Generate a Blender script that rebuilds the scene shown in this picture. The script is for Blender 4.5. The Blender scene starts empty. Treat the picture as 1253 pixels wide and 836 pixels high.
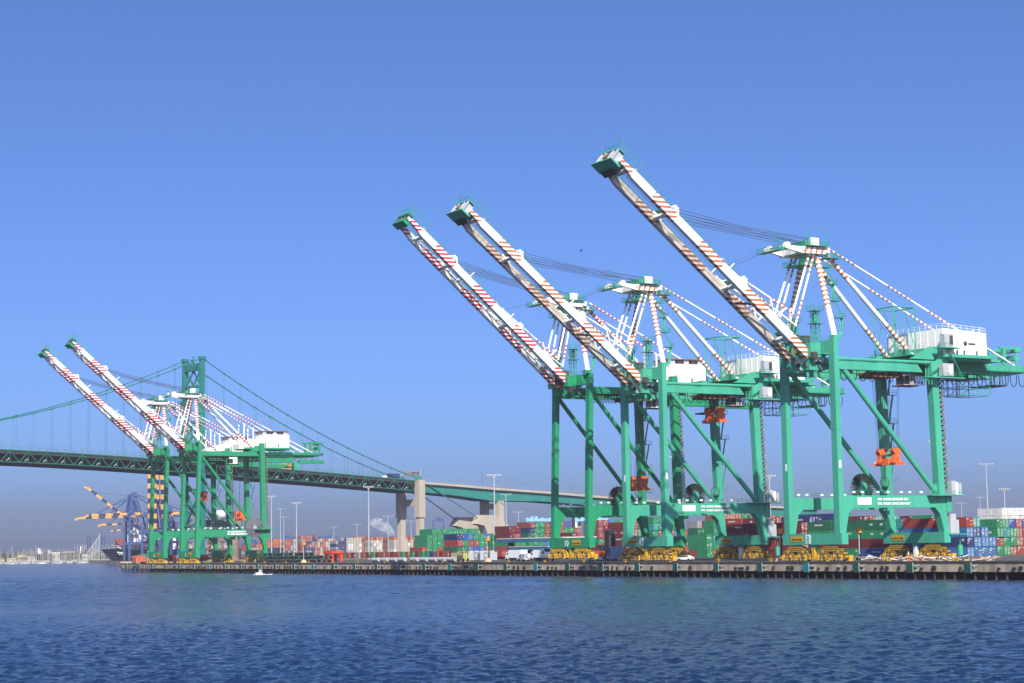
import bpy, bmesh, math, random
from mathutils import Vector, Matrix
R = math.radians
random.seed(11)
scene = bpy.context.scene
COL = scene.collection

# ------------------------------------------------------------------ camera, sky, sun, exposure
CAMH = 7.74; FPX = 2347.0; PITCH = R(6.16); ROLL = R(-0.9); YAW = R(29.21); DQ = 273.49; HQ = 3.68
cd = bpy.data.cameras.new('camera'); cam = bpy.data.objects.new('camera', cd); COL.objects.link(cam)
cd.sensor_width = 36.0; cd.lens = 36.0 * FPX / 1253.0
cd.clip_start = 1.0; cd.clip_end = 30000.0
cam.matrix_world = Matrix.Translation((0, 0, CAMH)) @ Matrix.Rotation(R(90) + PITCH, 4, 'X') @ Matrix.Rotation(ROLL, 4, 'Z')
scene.camera = cam

SUN_EL = R(40); SUN_H = Vector((0.09, -0.996)).normalized()
world = bpy.data.worlds.new('World'); scene.world = world; world.use_nodes = True
wn = world.node_tree; bg = wn.nodes['Background']
sky = wn.nodes.new('ShaderNodeTexSky'); sky.sky_type = 'NISHITA'; sky.sun_disc = False
sky.sun_elevation = SUN_EL; sky.sun_rotation = math.atan2(SUN_H.x, SUN_H.y)
sky.altitude = 0; sky.air_density = 0.5; sky.dust_density = 1.45; sky.ozone_density = 10.0
tint = wn.nodes.new('ShaderNodeVectorMath'); tint.operation = 'MULTIPLY'; tint.inputs[1].default_value = (0.94, 0.965, 1.05)   # white balance of the camera
wn.links.new(sky.outputs[0], tint.inputs[0]); wn.links.new(tint.outputs[0], bg.inputs[0]); bg.inputs[1].default_value = 0.112
sd = bpy.data.lights.new('sun', 'SUN'); sun = bpy.data.objects.new('sun', sd); COL.objects.link(sun)
sd.energy = 5.0; sd.angle = R(0.5); sd.color = (1.0, 0.95, 0.87)
tosun = Vector((SUN_H.x * math.cos(SUN_EL), SUN_H.y * math.cos(SUN_EL), math.sin(SUN_EL)))
sun.rotation_euler = (-tosun).to_track_quat('-Z', 'Y').to_euler(); sun.location = tosun * 500
vs = scene.view_settings; vs.view_transform = 'Standard'; vs.look = 'None'; vs.gamma = 1; vs.exposure = 0.66
vs.use_curve_mapping = False

# ------------------------------------------------------------------ plan coordinates: u = inland from the quay edge, v = along the quay
LAND = Vector((math.cos(YAW), math.sin(YAW), 0)); FAR = Vector((-math.sin(YAW), math.cos(YAW), 0))
def W(u, v, z=HQ): return LAND * (DQ + u) + FAR * v + Vector((0, 0, z))
def UV(P): return P.dot(LAND) - DQ, P.dot(FAR)
def at(px, depth):                       # plan position of something measured at column px and a depth in metres
    X = depth * (px - 626.5) / FPX
    return UV(Vector((X, depth, 0)))

# ------------------------------------------------------------------ materials
MATS = {}
def mat(name, color, rough=0.55, metal=0.0, var=0.12, scale=0.6, streak=0.0, spec=0.5, bump=0.0):
    if name in MATS: return MATS[name]
    m = bpy.data.materials.new(name); m.use_nodes = True; nt = m.node_tree; b = nt.nodes['Principled BSDF']
    b.inputs['Roughness'].default_value = rough; b.inputs['Metallic'].default_value = metal
    b.inputs['Specular IOR Level'].default_value = spec
    tc = nt.nodes.new('ShaderNodeTexCoord')
    mp = nt.nodes.new('ShaderNodeMapping'); mp.inputs['Scale'].default_value = (1, 1, 0.25 if streak else 1)
    nz = nt.nodes.new('ShaderNodeTexNoise'); nz.inputs['Scale'].default_value = scale; nz.inputs['Detail'].default_value = 6
    nz.inputs['Roughness'].default_value = 0.65
    nt.links.new(tc.outputs['Object'], mp.inputs[0]); nt.links.new(mp.outputs[0], nz.inputs[0])
    cr = nt.nodes.new('ShaderNodeMapRange'); cr.inputs[1].default_value = 0.3; cr.inputs[2].default_value = 0.7
    cr.inputs[3].default_value = 1 - var * 1.6; cr.inputs[4].default_value = 1 + var
    nt.links.new(nz.outputs[0], cr.inputs[0])
    mx = nt.nodes.new('ShaderNodeVectorMath'); mx.operation = 'MULTIPLY'
    mx.inputs[0].default_value = color[:3]
    nt.links.new(cr.outputs[0], mx.inputs[1])
    last = mx.outputs[0]
    if streak:
        n2 = nt.nodes.new('ShaderNodeTexNoise'); n2.inputs['Scale'].default_value = 1.0; n2.inputs['Detail'].default_value = 4
        m2 = nt.nodes.new('ShaderNodeMapping'); m2.inputs['Scale'].default_value = (2.2, 2.2, 0.12)
        nt.links.new(tc.outputs['Object'], m2.inputs[0]); nt.links.new(m2.outputs[0], n2.inputs[0])
        r2 = nt.nodes.new('ShaderNodeMapRange'); r2.inputs[1].default_value = 0.55; r2.inputs[2].default_value = 0.75
        r2.inputs[3].default_value = 0; r2.inputs[4].default_value = streak
        nt.links.new(n2.outputs[0], r2.inputs[0])
        mm = nt.nodes.new('ShaderNodeMix'); mm.data_type = 'RGBA'
        nt.links.new(r2.outputs[0], mm.inputs['Factor']); nt.links.new(last, mm.inputs['A'])
        mm.inputs['B'].default_value = (0.10, 0.055, 0.03, 1)
        last = mm.outputs['Result']
    nt.links.new(last, b.inputs['Base Color'])
    if bump:
        bp = nt.nodes.new('ShaderNodeBump'); bp.inputs['Strength'].default_value = bump
        nt.links.new(nz.outputs[0], bp.inputs['Height']); nt.links.new(bp.outputs[0], b.inputs['Normal'])
    MATS[name] = m
    return m

G_A = mat('seafoam_green_paint', (0.048, 0.335, 0.215), 0.5, var=0.10, scale=0.25, streak=0.22)
G_B = mat('emerald_green_paint', (0.010, 0.235, 0.10), 0.5, var=0.07, scale=0.35, streak=0.10)
G_RAIL = mat('green_rail_paint', (0.035, 0.30, 0.17), 0.5)
G_TEAL = mat('bridge_green_paint', (0.012, 0.17, 0.14), 0.55, var=0.12, scale=0.2)
G_GIRD = mat('bridge_girder_teal', (0.025, 0.20, 0.165), 0.55, var=0.10, scale=0.15)
G_DECK = mat('bridge_truss_green', (0.018, 0.115, 0.075), 0.55, var=0.15, scale=0.2)
WHITE = mat('white_paint', (0.80, 0.79, 0.76), 0.5, var=0.035, scale=0.4, streak=0.16)
WHITE2 = mat('clean_white', (0.80, 0.80, 0.78), 0.5, var=0.03)
ORANGE = mat('rust_orange_stripe', (0.44, 0.15, 0.045), 0.55, var=0.10)
RED = mat('red_stripe', (0.60, 0.035, 0.035), 0.5, var=0.08)
BLACK = mat('black_rubber', (0.015, 0.015, 0.017), 0.8)
CABLE = mat('steel_wire', (0.05, 0.045, 0.07), 0.6)
DARK = mat('dark_machinery', (0.05, 0.05, 0.05), 0.7, var=0.3, scale=2)
GREY = mat('galvanised_grey', (0.38, 0.40, 0.42), 0.5, var=0.08)
GLASS = mat('dark_glass', (0.02, 0.03, 0.04), 0.08)
YEL = mat('safety_yellow', (0.52, 0.30, 0.01), 0.55, var=0.12, scale=1.5)
SPR = mat('spreader_red', (0.78, 0.13, 0.025), 0.5, var=0.35, scale=1.6)
CRB = mat('guard_cream', (0.50, 0.33, 0.13), 0.6)
BROWNM = mat('rusty_brown_steel', (0.22, 0.10, 0.06), 0.7, var=0.35, scale=1.0)
CONC = mat('bridge_concrete', (0.42, 0.365, 0.285), 0.9, var=0.10, scale=0.12, streak=0.15)
CONCD = mat('weathered_concrete', (0.36, 0.30, 0.215), 0.9, var=0.35, scale=0.35, streak=0.45)
ASPH = mat('asphalt', (0.075, 0.072, 0.070), 0.9, var=0.2, scale=0.05)
BLUEC = mat('crane_blue', (0.03, 0.065, 0.20), 0.5)
YBOOM = mat('boom_yellow', (0.62, 0.33, 0.06), 0.5)
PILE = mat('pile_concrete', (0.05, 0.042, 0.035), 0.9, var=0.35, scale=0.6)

# ------------------------------------------------------------------ mesh builder
class MB:
    def __init__(s): s.v = []; s.f = []; s.m = []; s.mats = []
    def mi(s, m):
        if m not in s.mats: s.mats.append(m)
        return s.mats.index(m)
    def quad(s, pts, m):
        n = len(s.v); s.v += [tuple(p) for p in pts]; s.f.append(tuple(range(n, n + len(pts)))); s.m.append(s.mi(m))
    def hexa(s, p, m):          # p: 8 points, bottom ring 0-3, top ring 4-7
        n = len(s.v); s.v += [tuple(q) for q in p]; k = s.mi(m)
        for a in ((0, 3, 2, 1), (4, 5, 6, 7), (0, 1, 5, 4), (1, 2, 6, 5), (2, 3, 7, 6), (3, 0, 4, 7)):
            s.f.append(tuple(n + i for i in a)); s.m.append(k)
        return s
    def box(s, x0, x1, y0, y1, z0, z1, m):
        return s.hexa([(x0, y0, z0), (x1, y0, z0), (x1, y1, z0), (x0, y1, z0), (x0, y0, z1), (x1, y0, z1), (x1, y1, z1), (x0, y1, z1)], m)
    def prism(s, pts, y0, y1, m):     # polygon in the xz plane extruded along y
        n = len(s.v); k = s.mi(m); N = len(pts)
        s.v += [(x, y0, z) for x, z in pts] + [(x, y1, z) for x, z in pts]
        s.f.append(tuple(range(n, n + N))); s.m.append(k)
        s.f.append(tuple(range(n + 2 * N - 1, n + N - 1, -1))); s.m.append(k)
        for i in range(N):
            j = (i + 1) % N
            s.f.append((n + i, n + N + i, n + N + j, n + j)); s.m.append(k)
        return s
    def beam(s, p, q, w, h, m, up=(0, 0, 1)):
        p = Vector(p); q = Vector(q); d = (q - p).normalized(); up = Vector(up)
        sd_ = d.cross(up)
        if sd_.length < 1e-3: sd_ = d.cross(Vector((0, 1, 0)))
        sd_.normalize(); u2 = sd_.cross(d).normalized(); a = sd_ * w / 2; b = u2 * h / 2
        return s.hexa([p - a - b, p + a - b, q + a - b, q - a - b, p - a + b, p + a + b, q + a + b, q - a + b], m)
    def tube(s, p, q, r, m, n=8, r2=None, caps=True):
        p = Vector(p); q = Vector(q); d = (q - p).normalized(); r2 = r if r2 is None else r2
        a = d.orthogonal().normalized(); b = d.cross(a); k0 = len(s.v); k = s.mi(m)
        for c, rr in ((p, r), (q, r2)):
            for i in range(n):
                t = 2 * math.pi * i / n
                s.v.append(tuple(c + (a * math.cos(t) + b * math.sin(t)) * rr))
        for i in range(n):
            j = (i + 1) % n
            s.f.append((k0 + i, k0 + j, k0 + n + j, k0 + n + i)); s.m.append(k)
        if caps:
            s.f.append(tuple(k0 + n - 1 - i for i in range(n))); s.m.append(k)
            s.f.append(tuple(k0 + n + i for i in range(n))); s.m.append(k)
        return s
    def stub(s, p, q, r, zones, period, m0, m1, n=8):      # round bar with painted bands inside the given zones (fractions)
        p = Vector(p); q = Vector(q); L = (q - p).length; t = 0.0; cuts = [0.0]
        marks = []
        for z0, z1 in zones:
            x = z0 * L
            while x < z1 * L - 1e-6:
                marks.append((x, min(x + period / 2, z1 * L))); x += period
        t = 0.0
        for a, b in marks:
            if a > t + 1e-6: s.tube(p.lerp(q, t / L), p.lerp(q, a / L), r, m0, n, caps=False)
            s.tube(p.lerp(q, a / L), p.lerp(q, b / L), r, m1, n, caps=False); t = b
        if t < L - 1e-6: s.tube(p.lerp(q, t / L), q, r, m0, n, caps=False)
        s.tube(p, p.lerp(q, 0.002), r * 0.99, m0, n); s.tube(p.lerp(q, 0.998), q, r * 0.99, m0, n)
        return s
    def path(s, pts, r, m, n=5):
        for a, b in zip(pts, pts[1:]): s.tube(a, b, r, m, n, caps=False)
        return s
    def rail(s, pts, m, h=1.1, r=0.035, step=1.6):
        for a, b in zip(pts, pts[1:]):
            a = Vector(a); b = Vector(b); L = (b - a).length; k = max(1, round(L / step))
            for f in (1.0, 0.5): s.tube(a + Vector((0, 0, h * f)), b + Vector((0, 0, h * f)), r, m, 4, caps=False)
            for i in range(k + 1):
                c = a.lerp(b, i / k); s.tube(c, c + Vector((0, 0, h)), r, m, 4, caps=False)
        return s
    def sphere(s, c, r, m, n=10, k=6, sz=1.0):
        c = Vector(c); k0 = len(s.v); mm = s.mi(m)
        for j in range(k + 1):
            ph = math.pi * j / k
            for i in range(n):
                t = 2 * math.pi * i / n
                s.v.append((c.x + r * math.sin(ph) * math.cos(t), c.y + r * math.sin(ph) * math.sin(t), c.z + r * sz * math.cos(ph)))
        for j in range(k):
            for i in range(n):
                i2 = (i + 1) % n
                s.f.append((k0 + j * n + i, k0 + (j + 1) * n + i, k0 + (j + 1) * n + i2, k0 + j * n + i2)); s.m.append(mm)
        return s
    def mesh(s, name):
        me = bpy.data.meshes.new(name); me.from_pydata(s.v, [], s.f)
        for m in s.mats: me.materials.append(m)
        me.polygons.foreach_set('material_index', s.m)
        me.validate(); me.update()
        return me
    def obj(s, name, parent=None, smooth=False):
        o = bpy.data.objects.new(name, s.mesh(name)); COL.objects.link(o)
        if parent is not None: o.parent = parent
        if smooth:
            for p in o.data.polygons: p.use_smooth = True
        return o

def tag(o, label, cat, group=None, kind=None):
    if label: o['label'] = label
    if cat: o['category'] = cat
    if group: o['group'] = group
    if kind: o['kind'] = kind
    return o
def thing(name, label, cat, loc=(0, 0, 0), rotz=0.0, group=None):
    o = bpy.data.objects.new(name, None); COL.objects.link(o); o.location = loc; o.rotation_euler = (0, 0, rotz)
    o.empty_display_size = 1
    return tag(o, label, cat, group)
def place(o, u, v, z=HQ, rot=0.0):
    o.location = W(u, v, z); o.rotation_euler = (0, 0, YAW + rot); return o
def text(body, size, m, parent, loc, rot, name='lettering', align='LEFT', th=0.0, sx=1.0):
    cu = bpy.data.curves.new('t', 'FONT'); cu.body = body; cu.size = size; cu.align_x = align; cu.extrude = 0.01
    cu.resolution_u = 2; cu.offset = th
    to = bpy.data.objects.new('t', cu); COL.objects.link(to)
    dg = bpy.context.evaluated_depsgraph_get(); me = bpy.data.meshes.new_from_object(to.evaluated_get(dg))
    bpy.data.objects.remove(to)
    M = Matrix.Translation(loc) @ Matrix.Rotation(rot[2], 4, 'Z') @ Matrix.Rotation(rot[0], 4, 'X') @ Matrix.Diagonal((sx, 1, 1, 1))
    me.transform(M); me.materials.clear(); me.materials.append(m)
    o = bpy.data.objects.new(name, me); COL.objects.link(o); o.parent = parent
    return o
def ground_poly(name, pts, z, m):
    mb = MB(); mb.quad([(x, y, z) for x, y in pts], m); o = mb.obj(name); tag(o, None, None, None, 'structure'); return o

# ------------------------------------------------------------------ water
def water_mat():
    m = bpy.data.materials.new('harbour_water'); m.use_nodes = True; nt = m.node_tree; b = nt.nodes['Principled BSDF']
    b.inputs['Base Color'].default_value = (0.004, 0.020, 0.055, 1); b.inputs['Roughness'].default_value = 0.12
    b.inputs['IOR'].default_value = 1.33
    tc = nt.nodes.new('ShaderNodeTexCoord')
    def noise(sc, det, sx, sy, rz=0.0, dist=0.0):
        mp = nt.nodes.new('ShaderNodeMapping'); mp.inputs['Scale'].default_value = (sx, sy, 1); mp.inputs['Rotation'].default_value = (0, 0, rz)
        n = nt.nodes.new('ShaderNodeTexNoise'); n.inputs['Scale'].default_value = sc; n.inputs['Detail'].default_value = det
        n.inputs['Roughness'].default_value = 0.6; n.inputs['Distortion'].default_value = dist
        nt.links.new(tc.outputs['Object'], mp.inputs[0]); nt.links.new(mp.outputs[0], n.inputs[0]); return n.outputs[0]
    a = noise(1.5, 4, 1.0, 0.9, R(12), 0.3); c = noise(0.42, 4, 1.0, 0.8, R(-20), 0.4); d = noise(0.012, 3, 1.0, 0.35, R(8), 1.0)
    # wind patches change how rough the ripples are
    pr_ = nt.nodes.new('ShaderNodeMapRange'); pr_.inputs[1].default_value = 0.35; pr_.inputs[2].default_value = 0.65
    pr_.inputs[3].default_value = 0.55; pr_.inputs[4].default_value = 1.1; nt.links.new(d, pr_.inputs[0])
    mu = nt.nodes.new('ShaderNodeMath'); mu.operation = 'MULTIPLY'; nt.links.new(a, mu.inputs[0]); nt.links.new(pr_.outputs[0], mu.inputs[1])
    s2 = nt.nodes.new('ShaderNodeMath'); s2.operation = 'MULTIPLY'; nt.links.new(c, s2.inputs[0]); s2.inputs[1].default_value = 2.2
    ad = nt.nodes.new('ShaderNodeMath'); ad.operation = 'ADD'; nt.links.new(mu.outputs[0], ad.inputs[0]); nt.links.new(s2.outputs[0], ad.inputs[1])
    bp = nt.nodes.new('ShaderNodeBump'); bp.inputs['Strength'].default_value = 1.0; bp.inputs['Distance'].default_value = 0.22
    nt.links.new(ad.outputs[0], bp.inputs['Height']); nt.links.new(bp.outputs[0], b.inputs['Normal'])
    return m
WATER = water_mat()
import numpy as np
def build_water():
    """one sheet to the horizon; finer and carrying modelled waves in the open harbour in front of the wharf"""
    rng = np.random.RandomState(4)
    th = np.radians(np.arange(-24.0, 24.001, 0.155)); rr = [70.0]
    while rr[-1] < 900: rr.append(rr[-1] * 1.0027)
    rr = np.array(rr); T, Rr = np.meshgrid(th, rr); X = Rr * np.sin(T); Y = Rr * np.cos(T); Z = np.zeros_like(X)
    for k in range(46):
        lam = 0.5 * (3.6 / 0.5) ** rng.rand(); ang = rng.normal(0.6, 0.75); kx, ky = np.cos(ang) * 2 * np.pi / lam, np.sin(ang) * 2 * np.pi / lam
        ph = kx * X + ky * Y + rng.rand() * 6.28; amp = 0.0185 * lam ** 0.55
        warp = 0.6 * np.sin(X * 0.05 + k) + 0.6 * np.sin(Y * 0.043 + 2 * k)
        grp = 0.65 + 0.35 * np.sin(X * 0.021 * (1 + k % 3) + Y * 0.017 * (1 + k % 4) + k)
        Z += amp * grp * (1 - 1.6 * np.abs(np.sin(0.5 * (ph + warp)))) * 1.15
    gust = 0.75 + 0.35 * np.sin(X * 0.011 + 1.0 + 1.3 * np.sin(Y * 0.006)) * np.sin(Y * 0.016 + 0.4)
    slick = np.exp(-((Y - 268 - 4 * np.sin(X * 0.06)) / 13.0) ** 2) * np.clip((-8 - X) / 30.0, 0, 1) + 0.7 * np.exp(-((Y - 425) / 16.0) ** 2) * np.clip((60 - np.abs(X - 10)) / 30.0, 0, 1)
    gust = gust * (1 - 0.95 * np.clip(slick, 0, 1))
    fade = np.clip((900 - Rr) / 350.0, 0, 1) * np.clip((Rr - 70) / 12.0, 0, 1) * np.clip((np.radians(24) - np.abs(T)) / 0.03, 0, 1)
    Z = Z * gust * fade
    n0, n1 = X.shape; V = np.stack([X, Y, Z], -1).reshape(-1, 3); idx = np.arange(n0 * n1).reshape(n0, n1)
    F = np.stack([idx[:-1, :-1], idx[:-1, 1:], idx[1:, 1:], idx[1:, :-1]], -1).reshape(-1, 4)
    # rest of the sheet: rings around the fine fan
    A = []; ex = []
    def add(p): ex.append(p); return len(V) + len(ex) - 1
    def pol(r, t): return (r * math.sin(t), r * math.cos(t), 0.0)
    faces = []
    rings = [0.5, 70.0, 900.0, 3000.0, 6500.0]
    for r0, r1 in zip(rings, rings[1:]):
        for a in range(-180, 180, 12):
            if r0 == 70.0 and -24 <= a < 24: continue
            t0, t1 = R(a), R(a + 12); faces.append([add(pol(r0, t0)), add(pol(r0, t1)), add(pol(r1, t1)), add(pol(r1, t0))])
    # the fan stops at the same arc radius as the ring but with finer columns, so overlap it slightly below
    me = bpy.data.meshes.new('water'); allV = np.concatenate([V, np.array(ex)], 0)
    nf = len(F) + len(faces); me.vertices.add(len(allV)); me.vertices.foreach_set('co', allV.ravel().astype(np.float32))
    me.loops.add(nf * 4); me.polygons.add(nf); L = np.concatenate([F.ravel(), np.array(faces).ravel()]).astype(np.int32)
    me.loops.foreach_set('vertex_index', L); me.polygons.foreach_set('loop_start', np.arange(0, nf * 4, 4, dtype=np.int32)); me.polygons.foreach_set('loop_total', np.full(nf, 4, dtype=np.int32))
    me.polygons.foreach_set('use_smooth', np.ones(nf, dtype=bool)); me.update(calc_edges=True); me.validate(); me.materials.append(WATER)
    o = bpy.data.objects.new('water', me); COL.objects.link(o); return o
water = build_water()
tag(water, 'rippled blue harbour water filling the foreground', 'water', None, 'structure')

# ------------------------------------------------------------------ land behind the quay
VN, VF = -300.0, 860.0
U_END = 1400.0
def wpoly(uvs): return [tuple(W(u, v, 0)[:2]) for u, v in uvs]
ground_poly('container_yard_ground', wpoly([(0.6, VN), (U_END, VN), (U_END, VF + 700), (330, VF + 700), (330, VF - 6), (0.6, VF - 6)]), HQ, ASPH)
mb = MB()
for k in range(3):   # painted lanes and crane rails on the wharf
    pass
# land mass below the yard (rock slope behind the piles)
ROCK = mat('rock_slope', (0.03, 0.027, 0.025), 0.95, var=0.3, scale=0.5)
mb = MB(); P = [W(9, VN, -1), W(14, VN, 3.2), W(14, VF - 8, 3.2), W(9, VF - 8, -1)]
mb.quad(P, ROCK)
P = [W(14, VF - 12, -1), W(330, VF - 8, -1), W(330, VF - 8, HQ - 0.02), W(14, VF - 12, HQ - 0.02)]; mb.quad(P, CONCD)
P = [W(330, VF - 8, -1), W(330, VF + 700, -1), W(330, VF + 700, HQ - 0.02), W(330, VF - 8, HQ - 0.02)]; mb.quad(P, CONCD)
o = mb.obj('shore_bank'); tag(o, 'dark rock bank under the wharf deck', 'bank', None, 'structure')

# the wharf: deck edge beam on piles
wh = thing('wharf', 'long concrete wharf on piles carrying the green cranes', 'wharf', W(0, 0, 0), YAW)
mb = MB()
v = VN
while v < VF - 0.1:      # cap beam in panels with narrow joints
    v1 = min(v + 5.92, VF)
    mb.box(0, 1.0, v + 0.04, v1 - 0.04, 1.55, HQ - 0.2, CONCD); v = v1
mb.box(0.15, 9.5, VN, VF, 2.1, HQ - 0.36, CONCD)
mb.obj('cap_beam', wh)
mb = MB(); mb.box(-0.2, 1.2, VN, VF, HQ - 0.195, HQ + 0.1, mat('worn_kerb', (0.07, 0.055, 0.05), 0.9, var=0.3)); mb.obj('deck_edge', wh)
piles = []
v = 289.0
while v < VF:
    piles.append(v); v += 3.05
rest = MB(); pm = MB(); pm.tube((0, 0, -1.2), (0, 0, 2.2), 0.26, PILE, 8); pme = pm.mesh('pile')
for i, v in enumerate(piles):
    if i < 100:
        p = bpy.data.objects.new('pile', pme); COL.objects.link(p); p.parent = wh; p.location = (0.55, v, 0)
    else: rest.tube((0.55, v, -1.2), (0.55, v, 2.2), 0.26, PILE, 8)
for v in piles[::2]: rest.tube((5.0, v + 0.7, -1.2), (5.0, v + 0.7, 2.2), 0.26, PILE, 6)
o = rest.obj('far_piles', wh); o['kind'] = 'stuff'
# dark tyres, chains and brackets hanging on the cap beam
mb = MB()
v = 284.0
while v < VF:
    if (v - 298.8) % 17.75 > 2.6:
        r_ = random.random()
        if r_ < 0.55:
            mb.box(-0.32, -0.002, v, v + random.uniform(0.5, 1.1), 2.05, random.uniform(2.4, 2.75), BLACK)
    v += random.uniform(1.3, 2.6)
mb.obj('bumper_block', wh)
mb = MB()
for u_ in (4.0, 34.4):
    mb.box(u_ + 0.55, u_ + 0.72, VN, VF - 6, HQ + 0.005, HQ + 0.03, DARK)
mb.obj('crane_rail', wh)

FT = mat('fender_teal', (0.01, 0.17, 0.20), 0.5, var=0.15); FD = mat('fender_dark_green', (0.02, 0.065, 0.05), 0.6, var=0.25)
FE = mat('fender_edge', (0.16, 0.30, 0.24), 0.6)
def fender_mesh(m):
    mb = MB(); mb.box(-1.0, -0.75, -1.0, 1.0, 1.35, 3.45, m)
    mb.box(-0.98, -0.72, -1.06, -1.003, 1.35, 3.45, FE)
    mb.tube((-0.74, -0.5, 2.5), (0, -0.5, 2.5), 0.3, BLACK, 8); mb.tube((-0.74, 0.5, 2.5), (0, 0.5, 2.5), 0.3, BLACK, 8)
    for zz in (1.9, 2.9): mb.path([(-0.8, -1.1, zz), (-0.5, -1.6, zz - 0.15), (0, -2.2, zz + 0.1)], 0.07, GREY)
    return mb.mesh('fender')
FMT = fender_mesh(FT); FMD = fender_mesh(FD)
ORD = ['first', 'second', 'third', 'fourth', 'fifth', 'sixth', 'seventh', 'eighth', 'ninth', 'tenth', 'eleventh', 'twelfth', 'thirteenth',
       'fourteenth', 'fifteenth', 'sixteenth', 'seventeenth', 'eighteenth', 'nineteenth', 'twentieth', 'twenty-first', 'twenty-second',
       'twenty-third', 'twenty-fourth', 'twenty-fifth', 'twenty-sixth', 'twenty-seventh', 'twenty-eighth', 'twenty-ninth', 'thirtieth',
       'thirty-first', 'thirty-second', 'thirty-third', 'thirty-fourth', 'thirty-fifth']
for k in range(32):
    v = 298.8 + 17.72 * k
    teal = k in (3, 10, 13, 15, 19, 25)
    o = bpy.data.objects.new('fender', FMT if teal else FMD); COL.objects.link(o); place(o, 0, v, 0)
    tag(o, '%s fender panel on the wharf face, %s from the right' % ('bright teal' if teal else 'dark green', ORD[k]), 'fender', 'fender panels along the wharf')
bm_ = MB(); bm_.box(-0.3, 0.3, -0.3, 0.3, 0, 0.25, YEL); bm_.tube((0, 0, 0.25), (0, 0, 0.6), 0.2, YEL, 8); bm_.beam((-0.1, -0.6, 0.62), (-0.1, 0.6, 0.62), 0.3, 0.22, YEL)
bme = bm_.mesh('bollard')
for k in range(26):
    v = 305 + 21.3 * k
    o = bpy.data.objects.new('mooring_bollard', bme); COL.objects.link(o); place(o, 1.9, v)
    tag(o, 'yellow mooring bollard on the wharf edge, %s from the right' % ORD[k], 'bollard', 'mooring bollards on the wharf edge')

# ------------------------------------------------------------------ ship to shore cranes
def stripe_boom_mat(name, base, stripe, ang, segs, period=1.04, duty=0.52):
    """white box girder paint with level coloured bands, only inside the segments (distance along the boom)"""
    m = bpy.data.materials.new(name); m.use_nodes = True; nt = m.node_tree; b = nt.nodes['Principled BSDF']
    b.inputs['Roughness'].default_value = 0.5
    tc = nt.nodes.new('ShaderNodeTexCoord')
    def math_(op, a, c=None):
        n = nt.nodes.new('ShaderNodeMath'); n.operation = op
        for i, q in enumerate((a, c)):
            if q is None: continue
            if isinstance(q, (int, float)): n.inputs[i].default_value = q
            else: nt.links.new(q, n.inputs[i])
        return n.outputs[0]
    sep = nt.nodes.new('ShaderNodeSeparateXYZ'); nt.links.new(tc.outputs['Object'], sep.inputs[0])
    s_ = math_('ADD', math_('MULTIPLY', sep.outputs[0], -math.cos(ang)), math_('MULTIPLY', sep.outputs[2], math.sin(ang)))
    fr = math_('LESS_THAN', math_('FRACT', math_('DIVIDE', sep.outputs[2], period)), duty)
    tot = None
    for a, c in segs:
        k = math_('MULTIPLY', math_('GREATER_THAN', s_, a), math_('LESS_THAN', s_, c))
        tot = k if tot is None else math_('ADD', tot, k)
    f = math_('MULTIPLY', fr, tot)
    nz = nt.nodes.new('ShaderNodeTexNoise'); nz.inputs['Scale'].default_value = 0.5; nz.inputs['Detail'].default_value = 6
    nt.links.new(tc.outputs['Object'], nz.inputs[0])
    mr = nt.nodes.new('ShaderNodeMapRange'); mr.inputs[1].default_value = 0.3; mr.inputs[2].default_value = 0.7; mr.inputs[3].default_value = 0.90; mr.inputs[4].default_value = 1.03
    nt.links.new(nz.outputs[0], mr.inputs[0])
    mm = nt.nodes.new('ShaderNodeMix'); mm.data_type = 'RGBA'; nt.links.new(f, mm.inputs['Factor'])
    mm.inputs['A'].default_value = (*base, 1); mm.inputs['B'].default_value = (*stripe, 1)
    vm = nt.nodes.new('ShaderNodeVectorMath'); vm.operation = 'MULTIPLY'; nt.links.new(mm.outputs['Result'], vm.inputs[0]); nt.links.new(mr.outputs[0], vm.inputs[1])
    nt.links.new(vm.outputs[0], b.inputs['Base Color'])
    return m

def hatch_mat():
    m = bpy.data.materials.new('yellow_black_hatching'); m.use_nodes = True; nt = m.node_tree; b = nt.nodes['Principled BSDF']
    tc = nt.nodes.new('ShaderNodeTexCoord'); mp = nt.nodes.new('ShaderNodeMapping'); mp.inputs['Rotation'].default_value = (R(45), 0, 0); mp.inputs['Scale'].default_value = (0.0, 1, 1)
    ck = nt.nodes.new('ShaderNodeTexChecker'); ck.inputs['Scale'].default_value = 3.2
    ck.inputs[1].default_value = (0.50, 0.28, 0.01, 1); ck.inputs[2].default_value = (0.015, 0.012, 0.01, 1)
    mp.inputs['Location'].default_value = (0.21, 0.13, 0.17); nt.links.new(tc.outputs['Object'], mp.inputs[0]); nt.links.new(mp.outputs[0], ck.inputs[0]); nt.links.new(ck.outputs[0], b.inputs['Base Color'])
    b.inputs['Roughness'].default_value = 0.6
    return m
HATCH = hatch_mat()

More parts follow.
